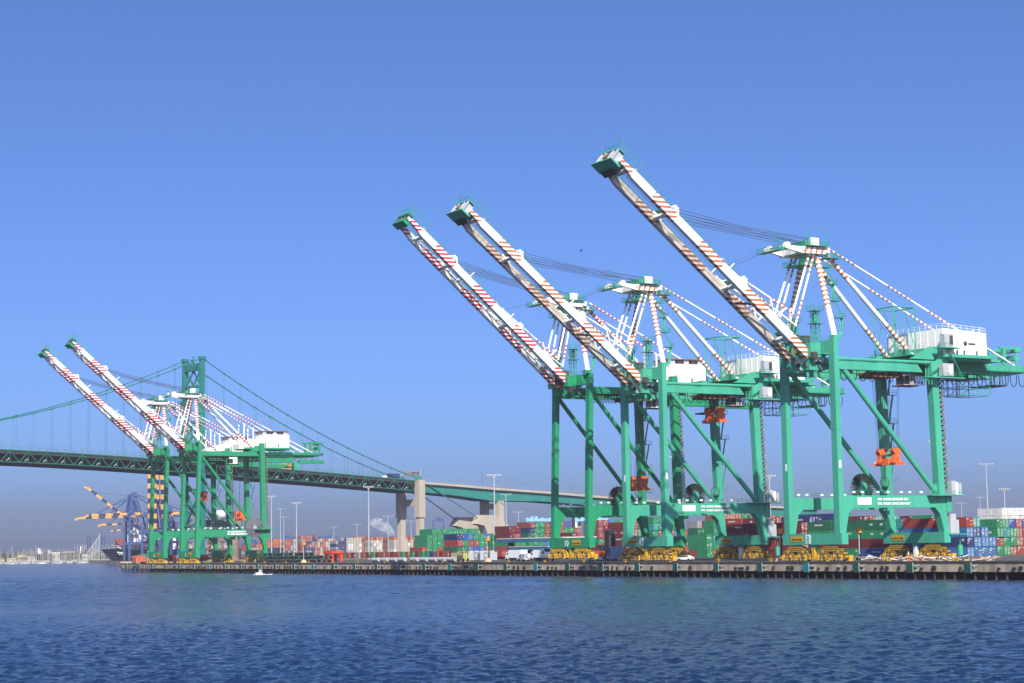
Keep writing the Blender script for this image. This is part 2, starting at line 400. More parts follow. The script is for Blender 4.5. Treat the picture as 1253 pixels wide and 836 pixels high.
def make_crane(kind, number, label, u, v, dz=0.0, lite=False):
    A = kind == 'A'
    G = G_A if A else G_B; ST = ORANGE if A else RED
    t = thing('container_crane', label, 'crane', W(u, v, HQ + dz), YAW, 'ship to shore container cranes')
    HY = 10.3; HW = 10.9; GA = 30.5
    zs0, zs1 = (3.85, 6.4) if A else (3.2, 6.0)
    zp0, zp1 = (12.1, 14.9) if A else (11.9, 14.8)
    ztop = 50.8 if A else 51.6
    for k, y0 in (('sea', -1), ('land', 1)):
        x0 = -0.08 if k == 'sea' else GA - 0.15
        mb = MB(); mb.box(x0, x0 + 1.9, -HW, HW, zs0, zs1, G)
        for yy in (-9.2, -5, -2, 2, 5, 9.2): mb.box(x0 - 0.05, x0 + 1.95, yy, yy + 0.12, zs0 + 0.15, zs1 - 0.15, G)
        for yy in (-6.2, 0, 6.2): mb.box(x0 + 0.3, x0 + 1.5, yy - 0.9, yy + 0.9, zs0 - 0.7, zs0 - 0.003, G)
        sb = mb.obj('sill_beam', t)
        mb = MB(); mb.box(x0 - 0.1, x0 - 0.06, 3.2 if A else -6.3, 7.8 if A else -1.9, zs0 + 0.7, zs1 - 0.6, YEL); sg = mb.obj('warning_sign', sb)
        for i, row in enumerate(['HARD HAT AREA']):
            text(row, 0.50, BLACK, sb, (x0 - 0.13, 7.4 if A else -2.1, zs0 + 1.05), (R(90), 0, R(-90)), 'sign_lettering', th=0.02)
        if k == 'sea' and number:
            mb = MB(); mb.box(x0 - 0.1, x0 - 0.06, 0.3, 2.1, zs0 + 0.25, zs1 - 0.25, WHITE2 if A else G)
            mb.obj('number_plate', sb)
            text(number, 2.4, G if A else WHITE2, sb, (x0 - 0.14, 1.2, zs0 + 0.42), (R(90), 0, R(-90)), 'number_lettering', 'CENTER', th=0.03)
    # legs
    for sy in (-1, 1):
        ya, yb = (sy * HY, sy * (HY - 2.0)); ya, yb = min(ya, yb), max(ya, yb)
        mb = MB()
        lx = 0.0 if A else 1.5; mb.prism([(0, zs1 + 0.003), (1.75, zs1 + 0.003), (2.75, zp0 - 1.2), (4.2, zp0), (1.35 + lx * .2, zp1 + 0.3), (1.32 + lx, ztop), (lx, ztop)], ya, yb, G)
        mb.box(-0.05 + lx * .5, 1.37 + lx * .5, ya - 0.05, yb + 0.05, 30.0, 30.12, G)
        lg = mb.obj('sea_leg', t)
        if A and number:
            mb = MB(); mb.box(0.4, 1.0, -HY - 0.03, -HY - 0.004, 21.2, 22.9, WHITE2) if sy < 0 else mb.box(-0.03, -0.004, 8.6, 9.2, 21.2, 22.9, WHITE2)
            mb.obj('leg_number_plate', lg)
        # landside leg leans towards the sea at the top, widening at the foot
        mb = MB(); w0 = 0.002
        xt = 28.85; top = 46.6 if A else ztop
        if not A: xt = 29.1
        mb.prism([(31.0, zs1 + w0), (32.4, zs1 + w0), (31.85, zp0 - 0.3), (31.65, zp1), (xt + 1.95, top), (xt, top), (29.9, zp1), (28.6, zp0 - 0.2), (29.9, zp0 - 1.6)], ya, yb, G)
        ll = mb.obj('land_leg', t)
        mb = MB(); mb.beam((1.3, (ya + yb) / 2 - sy * -0.15, (zp0 + zp1) / 2), (30.2, (ya + yb) / 2 + sy * 0.15, (zp0 + zp1) / 2), 1.5, zp1 - zp0, G)
        for xx in (8, 15, 22): mb.box(xx, xx + 0.1, (ya + yb) / 2 - 0.93, (ya + yb) / 2 + 0.93, zp0 + 0.15, zp1 - 0.15, G)
        pb = mb.obj('portal_beam', t)
        mb = MB(); yo = sy * HY; mb.rail([(2.2, sy * 10.2, zp1 + 0.02), (29.5, sy * 10.2, zp1 + 0.02)], G_RAIL, 1.1, 0.04)
        for xx in (4, 6.5, 11, 14, 18, 20.5, 24): mb.box(xx, xx + 0.7, sy * 10.25 - 0.2, sy * 10.25 + 0.2, zp1 + 0.55, zp1 + 0.95, WHITE2); 
        mb.obj('walkway_rail', pb)
        if sy < 0:
            fy = -HY + 0.06 - 0.02
            yf = (ya + yb) / 2 + sy * 0.15 - 0.78 - 0.01
            if A:
                mb = MB(); mb.box(5.4, 9.4, yf - 0.10, yf - 0.04, zp0 + 0.7, zp1 - 0.5, WHITE2); mb.obj('blank_white_board', pb)
                text('SWL UNDER SPREADER 50LT', 0.78, WHITE2, pb, (11.2, yf - 0.12, zp0 + 1.65), (R(90), 0, 0), 'lettering', th=0.025, sx=0.92)
                text('SWL UNDER CARGO BEAM 60LT', 0.78, WHITE2, pb, (11.2, yf - 0.12, zp0 + 0.65), (R(90), 0, 0), 'lettering', th=0.025, sx=0.86)
            elif lite:
                text('SWL UNDER SPREADER 50LT', 0.8, WHITE2, pb, (14.2, yf - 0.12, zp0 + 1.7), (R(90), 0, 0), 'lettering', th=0.06, sx=0.8)
                text('SWL UNDER CARGO BEAM 60LT', 0.8, WHITE2, pb, (14.2, yf - 0.12, zp0 + 0.7), (R(90), 0, 0), 'lettering', th=0.06, sx=0.76)
        # diagonal brace
        yb_ = sy * 9.4
        mb = MB(); 
        if A:
            mb.tube((2.6, yb_, 44.6), (29.6, yb_, 15.6), 0.64, G, 14, caps=True)
            mb.prism([(28.4, 16.6), (29.6, 17.7), (30.6, 15.2), (29.0, 14.95)], yb_ - 0.25, yb_ + 0.25, G)
            mb.prism([(1.3, 46.0), (3.2, 45.0), (3.8, 43.0), (1.3, 44.4)], yb_ - 0.25, yb_ + 0.25, G)
        else: mb.tube((2.4, yb_, 46.6), (27.5 if lite else 29.6, yb_, 14.8), 0.6, G, 14)
        mb.obj('diagonal_brace', t, True) if False else mb.obj('diagonal_brace', t)
        # upper frame beam and pipe
        mb = MB(); y1 = sy * 10.1; y2 = sy * 9.1; y1, y2 = min(y1, y2), max(y1, y2)
        if A:
            mb.prism([(1.32, 43.8), (26.4, 43.8), (24.9, 45.6), (1.32, 45.6)], y1, y2, G)
            mb.obj('frame_beam', t)
            mb = MB(); mb.tube((1.3, sy * 9.7, 46.2), (31.0, sy * 9.7, 46.2), 0.42, G, 12)
            mb.obj('frame_pipe', t)
        else:
            mb.prism([(1.32, 46.0), (28.6, 46.0), (27.4, 47.9), (1.32, 47.9)], y1, y2, G); mb.obj('frame_beam', t)
    # ladder tower on the landside near leg
    mb = MB()
    for i in range(26):
        zz = zp1 + 2 + i * 1.12; xx = 32.0 + (46 - zz) * 0.045 * 0 + (31.9 - 31.0) * 0 + (30.9 - 31.75) * (zz - zp1) / 31.0
        mb.box(xx - 0.35, xx + 1.0, -10.2, -9.0, zz, zz + 0.10, G_RAIL)
        for yq in (-10.15, -9.05): mb.tube((xx + 0.95, yq, zz), (xx + 0.92, yq, zz + 1.12), 0.07, BROWNM if i % 3 else CRB, 5)
        mb.beam((xx - 0.25, -9.6, zz), (xx + 0.85, -9.6, zz + 1.1), 0.7, 0.12, BROWNM if i % 2 else G_RAIL); mb.box(xx + 0.6, xx + 1.0, -10.2, -9.9, zz + 0.2, zz + 0.6, BROWNM)
    mb.obj('access_ladder', t)
    for zz in (20, 27, 34, 41):     # landings of the far landside leg
        pass
    mb = MB()
    for i, zz in enumerate((19, 26, 33, 40)):
        mb.box(32.0, 34.2, 8.6, 10.0, zz, zz + 0.12, G_RAIL); mb.rail([(32, 8.6, zz + 0.1), (34.2, 8.6, zz + 0.1), (34.2, 10, zz + 0.1)], G_RAIL)
        mb.beam((32.1, 9.4, zz), (33.6, 9.4, zz + 7), 0.5, 0.12, G_RAIL)
    mb.obj('stair_landing', t)
    # platforms and electric cabinets by the landside near leg
    mb = MB(); mb.box(26.0, 36.2, -12.2, -9.2, zp1 - 0.1, zp1 + 0.15, G); mb.box(31.8, 33.4, -10.6, -9.2, zp0 - 1, zp1 - 0.12, G)
    mb.rail([(26, -12.1, zp1 + .15), (36.2, -12.1, zp1 + .15), (36.2, -9.3, zp1 + .15)], G_RAIL)
    pf = mb.obj('leg_platform', t)
    if A:
        mb = MB(); mb.box(32.6, 33.8, -11.6, -9.4, zp1 + 0.16, zp1 + 3.4, GREY); mb.box(34.0, 34.8, -11.4, -10, zp1 + 0.16, zp1 + 3.1, WHITE); mb.box(35.0, 35.8, -11.4, -10, zp1 + 0.16, zp1 + 2.8, GREY)
        mb.obj('electric_cabinet', pf)
        mb = MB(); mb.box(32.4, 35.0, -10.9, -9.2, 6.0, 9.2, GREY); mb.box(32.9, 34.6, -10.4, -9.2, 9.2, 10.6, BLUEC if False else GREY); mb.obj('checker_cabin', t)
        mb = MB(); mb.box(31.8, 37.6, -11.4, -8.9, 5.7, 5.9, G); mb.tube((35.9, -10, 0.9), (35.9, -10, 3.3), 0.65, G, 12); mb.tube((35.9, -10, 3.3), (35.9, -10, 5.7), 0.10, G_RAIL)
        mb.obj('cabin_platform', t)
    # bogies
    def bogie(cy, xr):
        mb = MB(); HM = HATCH if A else YEL
        for s_ in (-1, 1):
            c = cy + s_ * 2.8
            for dy in (-1.35, 1.35):            # wheel truck frames with sloped ends
                y0, y1 = c + dy - 1.33, c + dy + 1.33
                mb.hexa([(xr - 0.62, y0, 0.45), (xr + 0.62, y0, 0.45), (xr + 0.62, y1, 0.45), (xr - 0.62, y1, 0.45),
                         (xr - 0.5, y0 + 0.25, 1.35), (xr + 0.5, y0 + 0.25, 1.35), (xr + 0.5, y1 - 0.25, 1.35), (xr - 0.5, y1 - 0.25, 1.35)], HM)
            mb.hexa([(xr - 0.55, c - 2.4, 1.2), (xr + 0.55, c - 2.4, 1.2), (xr + 0.55, c + 2.4, 1.2), (xr - 0.55, c + 2.4, 1.2),
                     (xr - 0.55, c - 1.5, 2.55), (xr + 0.55, c - 1.5, 2.55), (xr + 0.55, c + 1.5, 2.55), (xr - 0.55, c + 1.5, 2.55)], HM)
            mb.tube((xr - 0.75, c, 2.2), (xr + 0.75, c, 2.2), 0.32, YEL, 10)
            for dy in (-1.05, 1.05): mb.tube((xr - 0.75, c + dy, 1.15), (xr + 0.75, c + dy, 1.15), 0.24, YEL, 8)
            mb.box(xr - 1.15, xr - 0.66, c - 0.5, c + 0.3, 0.5, 1.9, DARK)          # drive motor
            mb.box(xr - 1.25, xr - 0.7, c + 0.9, c + 1.3, 0.3, 1.6, YEL); mb.box(xr - 1.2, xr - 0.7, c - 1.6, c - 1.3, 0.3, 1.5, YEL)
        mb.hexa([(xr - 0.6, cy - 4.6, 2.15), (xr + 0.6, cy - 4.6, 2.15), (xr + 0.6, cy + 4.6, 2.15), (xr - 0.6, cy + 4.6, 2.15),
                 (xr - 0.6, cy - 2.2, 3.5), (xr + 0.6, cy - 2.2, 3.5), (xr + 0.6, cy + 2.2, 3.5), (xr - 0.6, cy + 2.2, 3.5)], HM)
        mb.box(xr - 0.35, xr + 0.35, cy - 4.7, cy + 4.7, 0.5, 2.6, DARK)               # brake and cable gear behind the frames
        for i in range(6):                      # track guards and posts
            yy = cy - 4.7 + i * 1.75
            mb.box(xr - 1.35, xr - 1.2, yy, yy + 0.9, 0.95, 1.1, CRB); mb.box(xr - 1.35, xr - 1.2, yy, yy + 0.14, 0.2, 1.5, YEL); mb.box(xr - 1.35, xr - 1.2, yy + 0.3, yy + 0.75, 0.3, 0.55, BLUEC if i % 2 else GREY)
        mb.box(xr - 1.3, xr - 1.18, cy - 4.1, cy + 4.1, 0.3, 0.46, YEL)
        mb.beam((xr - 0.8, cy - 4.1, 0.5), (xr - 0.6, cy - 2.4, 2.4), 0.2, 0.2, YEL); mb.beam((xr - 0.8, cy + 4.1, 0.5), (xr - 0.6, cy + 2.4, 2.4), 0.2, 0.2, YEL)
        b_ = mb.obj('bogie', t)
        for i in range(8):
            wm = MB(); yy = cy - 4.3 + i * 1.23; wm.tube((xr - 0.12, yy, 0.38), (xr + 0.12, yy, 0.38), 0.36, DARK, 12); wm.obj('wheel', b_)
        return b_
    for xr in (0.65, GA + 0.65):
        for cy in (-6.5, 6.5): bogie(cy, xr)
        mb = MB(); mb.tube((xr, -12.9, 0.8), (xr, -12.0, 0.8), 0.35, YEL, 8); mb.box(xr - .6, xr + .6, -13.2, -12.9, .1, 1.4, YEL)
        mb.obj('buffer', t); mb = MB(); mb.tube((xr, 12.9, 0.8), (xr, 12.0, 0.8), 0.35, YEL, 8); mb.obj('buffer', t); mb = MB()
        mb.box(xr - 0.5, xr + 0.4, -0.5, 0.5, 0.2, 3.1, YEL if xr < 5 else WHITE)
        mb.obj('motor_cabinet', t)
    # top cross beams
    zc0, zc1 = (47.0, 50.6) if A else (48.0, 51.4)
    mb = MB()
    mb.hexa([(0.05, -8.28, zc0 + 0.4), (1.5, -8.28, zc0 + 0.4), (1.5, 8.28, zc0 + 0.4), (0.05, 8.28, zc0 + 0.4), (0.05, -8.28, zc1), (1.5, -8.28, zc1), (1.5, 8.28, zc1), (0.05, 8.28, zc1)], G)
    mb.box(-2.8, 1.5, -5.4, -3.4, 46.9 if A else 48.2, zc1 - 0.3, G); mb.box(-2.8, 1.5, 3.4, 5.4, 46.9 if A else 48.2, zc1 - 0.3, G)
    mb.box(-1.6, 0.2, -8.6, -6.2, zc0 + 0.3, zc0 + 0.45, G); mb.rail([(-1.6, -8.6, zc0 + 0.45), (-1.6, 8.6, zc0 + 0.45)], G_RAIL)
    mb.obj('cross_beam', t)
    mb = MB(); mb.box(28.6, 30.6, -8.28, 8.28, zc0 - 0.2, zc1 - 0.8, G)
    mb.rail([(28.6, -8.3, zc1 - .8), (28.6, 8.3, zc1 - .8)], G_RAIL)
    mb.obj('cross_beam', t)
    mb = MB(); mb.box(13.5, 15, -9.1, 9.1, zc0 - 1.0, zc0 + 0.3, G); mb.obj('tie_beam', t)
    # trolley girders with walkway
    zg0, zg1 = (44.4, 47.0) if A else (46.0, 48.0)
    xe = 64.8 if A else 61.0
    GY = 4.3 if A else 3.8
    for sy in (-1, 1):
        y0, y1 = sorted((sy * GY, sy * (GY - 1.3)))
        mb = MB(); mb.prism([(-2.5, zg0), (xe - 6, zg0), (xe, zg0 + 0.9), (xe, zg1), (-2.5, zg1)], y0, y1, G)
        for i in range(14): mb.box(2 + i * 4.2, 2.1 + i * 4.2, y0 - 0.06, y1 + 0.06, zg0 + 0.1, zg1 - 0.1, G)
        gd = mb.obj('trolley_girder', t)
        mb = MB(); yw = sy * (GY + 1.0); mb.box(0, xe, min(yw, sy * (GY + 0.05)), max(yw, sy * (GY + 0.05)), zg0 + 0.9, zg0 + 1.0, G_RAIL)
        mb.rail([(0, yw, zg0 + 1.0), (xe, yw, zg0 + 1.0)], G_RAIL, step=2.0)
        mb.rail([(48, sy * GY, zg1), (xe, sy * GY, zg1)], G_RAIL); mb.obj('walkway', gd)
    mb = MB(); mb.box(xe - 1, xe + 0.2, -GY, GY, zg0 + 1.0, zg1, G)
    for xx in (20.0, 40.0): mb.obj('end_tie', t); mb = MB(); mb.box(xx, xx + 0.8, -GY + 1.3, GY - 1.3, zg0 + 1, zg1 - 0.2, G)
    mb.obj('end_tie', t)
    # festoon cable loops
    mb = MB(); x = 3.0 if not lite else 26
    while x < xe - 3:
        tight = 0.35 if 27 < x < 30 or (not A and 4 < x < 14) else 1.0
        w = 2.1 * tight; dp = 2.9 if A else 2.4
        pts = [(x + w * (1 - math.cos(math.pi * i / 8)) / 2, -GY - 0.9, zg0 + 0.2 - dp * math.sin(math.pi * i / 8) ** 0.6) for i in range(9)]
        mb.path(pts, 0.10, BLACK, 4); x += w * (1.15 if tight == 1 else 1.0) + (0.35 if tight == 1 else 0.3)
    mb.obj('festoon_cable', t)
    # machinery house
    if A:
        mb = MB(); zb = 48.3
        mb.hexa([(33, -10, zb), (46.8, -10, zb), (46.8, 10, zb), (33, 10, zb), (33, -10, 54.6), (46.8, -10, 53.9), (46.8, 10, 53.9), (33, 10, 54.6)], WHITE)
        for i in range(8): mb.box(32.92, 32.998, -10 + i * 2.6, -9.9 + i * 2.6, zb + 0.3, 54.3, WHITE)
        hs = mb.obj('machinery_house', t)
        mb = MB(); mb.rail([(33.1, 9.9, 54.6), (33.1, -9.9, 54.6), (46.7, -9.9, 53.9), (46.7, 9.9, 53.9)], WHITE2, 1.2, 0.05, 2.0); mb.obj('roof_rail', hs)
        mb = MB(); mb.box(32.3, 47.6, -11.4, 11.0, zb - 0.75, zb - 0.01, G); mb.box(32.3, 51, -10, 10, zb - 1.3, zb - .76, G)
        mb.rail([(32.5, -11.3, zb), (47.5, -11.3, zb), (47.5, 10.8, zb)], G_RAIL)
        mb.box(46.8, 50.5, -9.5, -6, zb - 0.1, zb + 0.6, G); mb.obj('house_floor', hs)
        mb = MB()
        mb.box(34.2, 34.9, -10.08, -10.0, zb + 0.3, zb + 2.3, GREY); mb.sphere((40.0, -10.0, zb + 2.9), 0.55, DARK, 10, 6); mb.box(41, 43.2, -10.1, -10, zb + 2.6, zb + 3.0, DARK)
        for xx in (37, 39.2, 43.2): mb.box(xx, xx + 0.25, -10.5, -10.3, zb, zb + 1.2, DARK)
        mb.obj('wall_fitting', hs)
        # round pale emblem on the near wall: a ring with a four-point star
        mb = MB(); EM = mat('faded_emblem_green', (0.62, 0.72, 0.66), 0.6)
        ring = [(37.6 + 1.55 * math.cos(a * math.pi / 12), zb + 3.1 + 1.55 * math.sin(a * math.pi / 12)) for a in range(24)]
        for a in range(24):
            p_, q_ = ring[a], ring[(a + 1) % 24]; mb.beam((p_[0], -10.03, p_[1]), (q_[0], -10.03, q_[1]), 0.04, 0.22, EM)
        for a in range(4):
            ca, sa = math.cos(a * math.pi / 2), math.sin(a * math.pi / 2)
            mb.quad([(37.6 + ca * 1.2, -10.03, zb + 3.1 + sa * 1.2), (37.6 - sa * 0.3, -10.03, zb + 3.1 + ca * 0.3), (37.6, -10.03, zb + 3.1), (37.6 + sa * 0.3, -10.03, zb + 3.1 - ca * 0.3)], EM)
        mb.obj('emblem', hs)
        # green support structure in front of the house and cabinets
        mb = MB()
        mb.prism([(24.5, 47.1), (32.9, 47.1), (32.9, 50.2), (30.5, 50.2)], -8.8, -7.6, G); mb.prism([(24.5, 47.1), (32.9, 47.1), (32.9, 50.2), (30.5, 50.2)], 7.6, 8.8, G)
        mb.box(25.5, 32.9, -7.5, 7.5, 48.2, 48.4, G); mb.rail([(25.5, -7.5, 48.4), (25.5, 7.5, 48.4)], G_RAIL)
        for i in range(6): mb.box(26 + i, 26.8 + i * 0.9, -6 + i * 2, -4.6 + i * 2, 48.4, 49.6 + (i % 2) * 0.8, G)
        mb.box(30, 36.2, -12.6, -10.1, 49.6, 49.8, G); mb.rail([(30, -12.5, 49.8), (36.2, -12.5, 49.8)], G_RAIL)
        mb.prism([(29.2, 44.0), (32.5, 44.0), (36.4, 49.6), (33.0, 49.6)], -9.9, -9.4, G)
        mb.obj('house_support', t)
        mb = MB(); mb.box(31.6, 34.4, -12.2, -10.6, 49.8, 53.0, GREY); mb.box(33.2, 34.2, -12.26, -12.2, 50.4, 52.6, DARK); mb.obj('electric_cabinet', t)
        mb = MB(); mb.box(30.8, 34.0, -12.3, -10.7, 42.9, 45.9, GREY); mb.box(32.6, 33.6, -12.36, -12.3, 43.4, 45.4, WHITE); mb.obj('electric_cabinet', t)
        mb = MB(); mb.box(25.5, 37.3, -12.6, -9.4, 42.4, 42.65, G); mb.rail([(25.5, -12.5, 42.65), (37.3, -12.5, 42.65), (37.3, -9.5, 42.65)], G_RAIL)
        mb.beam((36.8, -12, 42.8), (33.2, -12, 48.6), 0.6, 0.15, G_RAIL); mb.beam((26, -11, 42.6), (31, -11, 45.2), 0.5, 0.1, G_RAIL)
        for i in range(3): mb.tube((25.6 + i * 0.9, -12, 40.8), (25.6 + i * 0.9, -12, 44.6), 0.13, G_RAIL, 5)
        mb.obj('access_platform', t)
        # small gantry frame over the support deck
        mb = MB()
        for (xx, yy) in ((23.7, -3.6), (30.2, -3.6), (23.7, 3.6), (30.2, 3.6)): mb.tube((xx, yy, 48.2), (xx, yy, 60.2), 0.16, G_RAIL, 5)
        for yy in (-3.6, 3.6): mb.tube((23.7, yy, 60.1), (30.2, yy, 60.1), 0.16, G_RAIL, 5); mb.tube((27, yy, 60), (24, yy, 48.4), 0.09, G_RAIL, 4); mb.tube((27, yy, 60), (30.1, yy, 50), 0.09, G_RAIL, 4)
        for xx in (23.7, 30.2): mb.tube((xx, -3.6, 60.1), (xx, 3.6, 60.1), 0.16, G_RAIL, 5)
        mb.obj('stay_rest_frame', t)
        # maintenance cage under the backreach
        mb = MB()
        X = (42.5, 45.5, 48.5, 52.5); Z = (39.4, 41.4, 43.4)
        for yy in (-4.6, 3.0):
            for xx in X: mb.beam((xx, yy, 39.4), (xx, yy, 44.5), 0.14, 0.14, BLACK if yy > 0 or xx < 46 else G_RAIL)
            for zz in Z: mb.beam((X[0], yy, zz), (X[-1], yy, zz), 0.13, 0.16, BLACK if xx < 0 else G_RAIL)
            for a, b_ in zip(X, X[1:]): mb.beam((a, yy, 39.4), (b_, yy, 41.4), 0.1, 0.1, G_RAIL)
        for xx in X:
            for zz in Z: mb.beam((xx, -4.6, zz), (xx, 3.0, zz), 0.12, 0.12, BLACK)
        for k in range(5): mb.beam((42.5, -4 + k * 1.6, 39.4), (42.5, -4 + k * 1.6, 44.3), 0.1, 0.1, BLACK)
        mb.box(53.2, 58, -4.4, 3, 41.8, 42.1, BLACK)
        for k in range(6): mb.tube((53.4 + k * 0.9, -4.3, 42), (53.4 + k * 0.9, -4.3, 44.6), 0.12, BLACK if k % 2 else G_RAIL, 5)
        mb.box(44, 51, -3.5, 2, 43.4, 43.7, G_RAIL)
        mb.obj('maintenance_cage', t)
        gx = 58.4
    else:
        z0 = 50.0
        mb = MB(); mb.box(32.3, 44.4, -5.6, 5.6, z0, 55.7, WHITE); mb.box(33.2, 33.6, -5.66, -5.6, z0 + 0.4, z0 + 2.4, DARK); mb.box(39.0, 39.5, -5.66, -5.6, z0 + 0.4, z0 + 1.6, DARK)
        hs = mb.obj('machinery_house', t)
        mb = MB()
        for i in range(5): mb.box(32.5 + i * 2.4, 34.2 + i * 2.4, -4.6, 3.8, 55.7, 57.0, DARK if i % 2 else GREY)
        mb.box(31.9, 44.0, -5, 4, 57.0, 57.3, BROWNM); mb.obj('roof_plant', hs)
        mb = MB(); EM = mat('faded_emblem_green', (0.62, 0.72, 0.66), 0.6)
        for a in range(12): 
            a0, a1 = a * math.pi / 12 + math.pi, (a + 1) * math.pi / 12 + math.pi
            mb.beam((38 + 1.6 * math.cos(a0), -5.63, 53 + 1.6 * math.sin(a0)), (38 + 1.6 * math.cos(a1), -5.63, 53 + 1.6 * math.sin(a1)), 0.04, 0.25, EM)
        mb.obj('emblem', hs)
        mb = MB(); mb.hexa([(22, -4, 49.4), (32.2, -4, 49.4), (32.2, 4, 49.4), (22, 4, 49.4), (22, -4, 51.5), (32.2, -4, 54.3), (32.2, 4, 54.3), (22, 4, 51.5)], WHITE)
        mb.obj('cable_duct_house', t)
        mb = MB(); mb.box(24, 45.5, -6.4, 6.4, z0 - 0.8, z0 - 0.01, G); mb.rail([(30, -6.4, z0), (45.5, -6.4, z0), (45.5, 6.4, z0)], G_RAIL)
        mb.prism([(25.0, 48.1), (31, 48.1), (31, 49.9), (28.5, 49.9)], -8.8, -6.5, G); mb.obj('house_floor', hs)
        for sy in (-1, 1):
            for xx in (24.4, 28.6): mb = MB(); mb.beam((xx, sy * 3.2, 50.5), (xx, sy * 3.2, 60.6 - (xx - 24) * 0.42), 0.45, 0.3, WHITE); mb.obj('stay_prop', t)
        mb = MB(); mb.box(31, 46, -5.5, -3.2, 43.6, 45.4, G); mb.rail([(31, -5.6, 45.2), (46, -5.6, 45.2)], G_RAIL); mb.box(49, 61, -5.2, -3.4, 43.2, 44.8, G)
        mb.box(47, 49.2, -5, -2, 40.5, 43.6, G_RAIL); mb.box(44.5, 48, -4.5, 1, 41.6, 42.0, DARK)
        for i in range(4): mb.tube((44.6 + i, -4, 42), (44.6 + i, -4, 46), 0.1, G_RAIL, 4)
        mb.obj('maintenance_walkway', t)
        gx = 55.0
    # goalpost hoist at the tail
    mb = MB(); zt_ = zg1
    for yy in (-3.0, 3.0): mb.box(gx, gx + 1.0, yy - 0.3, yy + 0.3, zt_, zt_ + 4.2, G); mb.box(gx - 0.8, gx + 6.3, yy - 0.3, yy + 0.3, zt_ + 4.2, zt_ + 4.8, G)
    mb.box(gx + 4, gx + 5.4, -3, 3, zt_ + 1.5, zt_ + 2.8, G); mb.tube((gx + 4.6, -3, zt_), (gx + 4.6, -3, zt_ + 4.2), 0.3, G, 6); mb.box(gx + 1.2, gx + 1.6, -2.6, -2.2, zt_ + 1.6, zt_ + 3.6, YEL)
    mb.box(gx + 4, gx + 6, -3.4, 3.4, zt_ + 3.6, zt_ + 4.2, G)
    mb.obj('service_hoist', t)
    # boom
    ang = R(39.3) if A else R(41.0)
    hx, hz = (-1.5, 45.6) if A else (-0.6, 47.4)
    L = 67.3 if A else 67.0
    d = Vector((-math.cos(ang), 0, math.sin(ang))); nrm = Vector((math.sin(ang), 0, math.cos(ang)))
    def BP(s_, n_, y): p = Vector((hx, 0, hz)) + d * s_ + nrm * n_; return Vector((p.x, y, p.z))
    s_off = hx * -math.cos(ang) + hz * math.sin(ang)
    segs = [(0, 8.2), (16.8, 24.4), (32.4, 40.2), (48.4, 56.0), (63.2, 67.0)] if A else [(0, 8.0), (16.5, 25), (33.5, 41.5), (49.5, 57), (63, 67)]
    bmname = 'boom_paint_' + ('brown' if A else 'red')
    if bmname not in MATS:
        MATS[bmname] = stripe_boom_mat(bmname, (0.80, 0.79, 0.76), (0.42, 0.145, 0.045) if A else (0.58, 0.025, 0.025), ang, [(a + s_off, b_ + s_off) for a, b_ in segs])
    BM = MATS[bmname]
    if bmname + '_stained_shaded' not in MATS:
        MATS[bmname + '_stained_shaded'] = stripe_boom_mat(bmname + '_stained_shaded', (0.50, 0.43, 0.35), (0.24, 0.085, 0.035) if A else (0.42, 0.03, 0.03), ang, [(a + s_off, b_ + s_off) for a, b_ in segs])  # far girder paint: brown staining, with shade also put into the darker colour
    BMF = MATS[bmname + '_stained_shaded'] if A else BM
    BY = 4.1; bw = 1.05; D0, D1 = 0.0, 1.85
    bo = None
    for sy in (-1, 1):
        ya, yb = sorted((sy * BY, sy * (BY - bw)))
        pts = [BP(0, 0.3, 0), BP(2.0, 0, 0), BP(L - 5, 0, 0), BP(L - 3, 0.5, 0), BP(L, 0.7, 0), BP(L, D1 - 0.2, 0), BP(L - 4, D1, 0), BP(1, D1, 0), BP(-0.9, D1 - 0.9, 0)]
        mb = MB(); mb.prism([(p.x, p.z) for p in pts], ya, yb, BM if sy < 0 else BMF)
        # rail flange under the girder inner edge and shadow ledge
        yr = sy * (BY - bw - 0.18)
        mb.beam(BP(0.5, 0.12, yr), BP(L - 4, 0.12, yr), 0.34, 0.16, BM, up=nrm)
        mb.beam(BP(1, D1 + 0.06, sy * (BY - 0.1)), BP(L - 4, D1 + 0.06, sy * (BY - 0.1)), 0.3, 0.12, BM, up=nrm)
        o = mb.obj('boom_girder', t)
        mb = MB()      # walkway with railing up the outside of the boom
        a0 = BP(3, D1 + 0.9, sy * (BY + 0.25)); 
        for n_ in (D1 + 0.6, D1 + 1.15): mb.tube(BP(3, n_, sy * (BY - 0.05)), BP(L - 1, n_, sy * (BY - 0.05)), 0.035, G_RAIL, 4)
        k = 0
        while 3 + k * 2.2 < L - 1: mb.tube(BP(3 + k * 2.2, D1, sy * (BY - 0.05)), BP(3 + k * 2.2, D1 + 1.15, sy * (BY - 0.05)), 0.035, G_RAIL, 4); k += 1
        for s_ in (18.0, 33.0, 50.0, 62.5): mb.beam(BP(s_, D1 + 0.4, sy * BY), BP(s_ + 0.6, D1 + 0.4, sy * BY), 0.3, 0.25, GREY, up=nrm)
        mb.obj('boom_walkway', o)
        # pad eyes for the forestays
        for s_ in ((25.8, 49.5) if A else (23.5, 50.5)):
            mb = MB()
            mb.prism([(p.x, p.z) for p in (BP(s_ - 1.6, D1 - 0.02, 0), BP(s_ + 1.6, D1 - 0.02, 0), BP(s_ + 0.8, D1 + 1.5, 0), BP(s_ - 0.4, D1 + 1.5, 0))], ya + 0.2, yb - 0.2, WHITE); mb.obj('stay_bracket', o)
        mb = MB()
        for s_ in ((14.0,) if A else (11.5, )): mb.beam(BP(s_, D1, sy * (BY - 0.6)), BP(s_ - 0.8 + (2.4 if False else 0), D1 + 3.6, sy * (BY - 0.6)), 0.5, 0.35, WHITE)
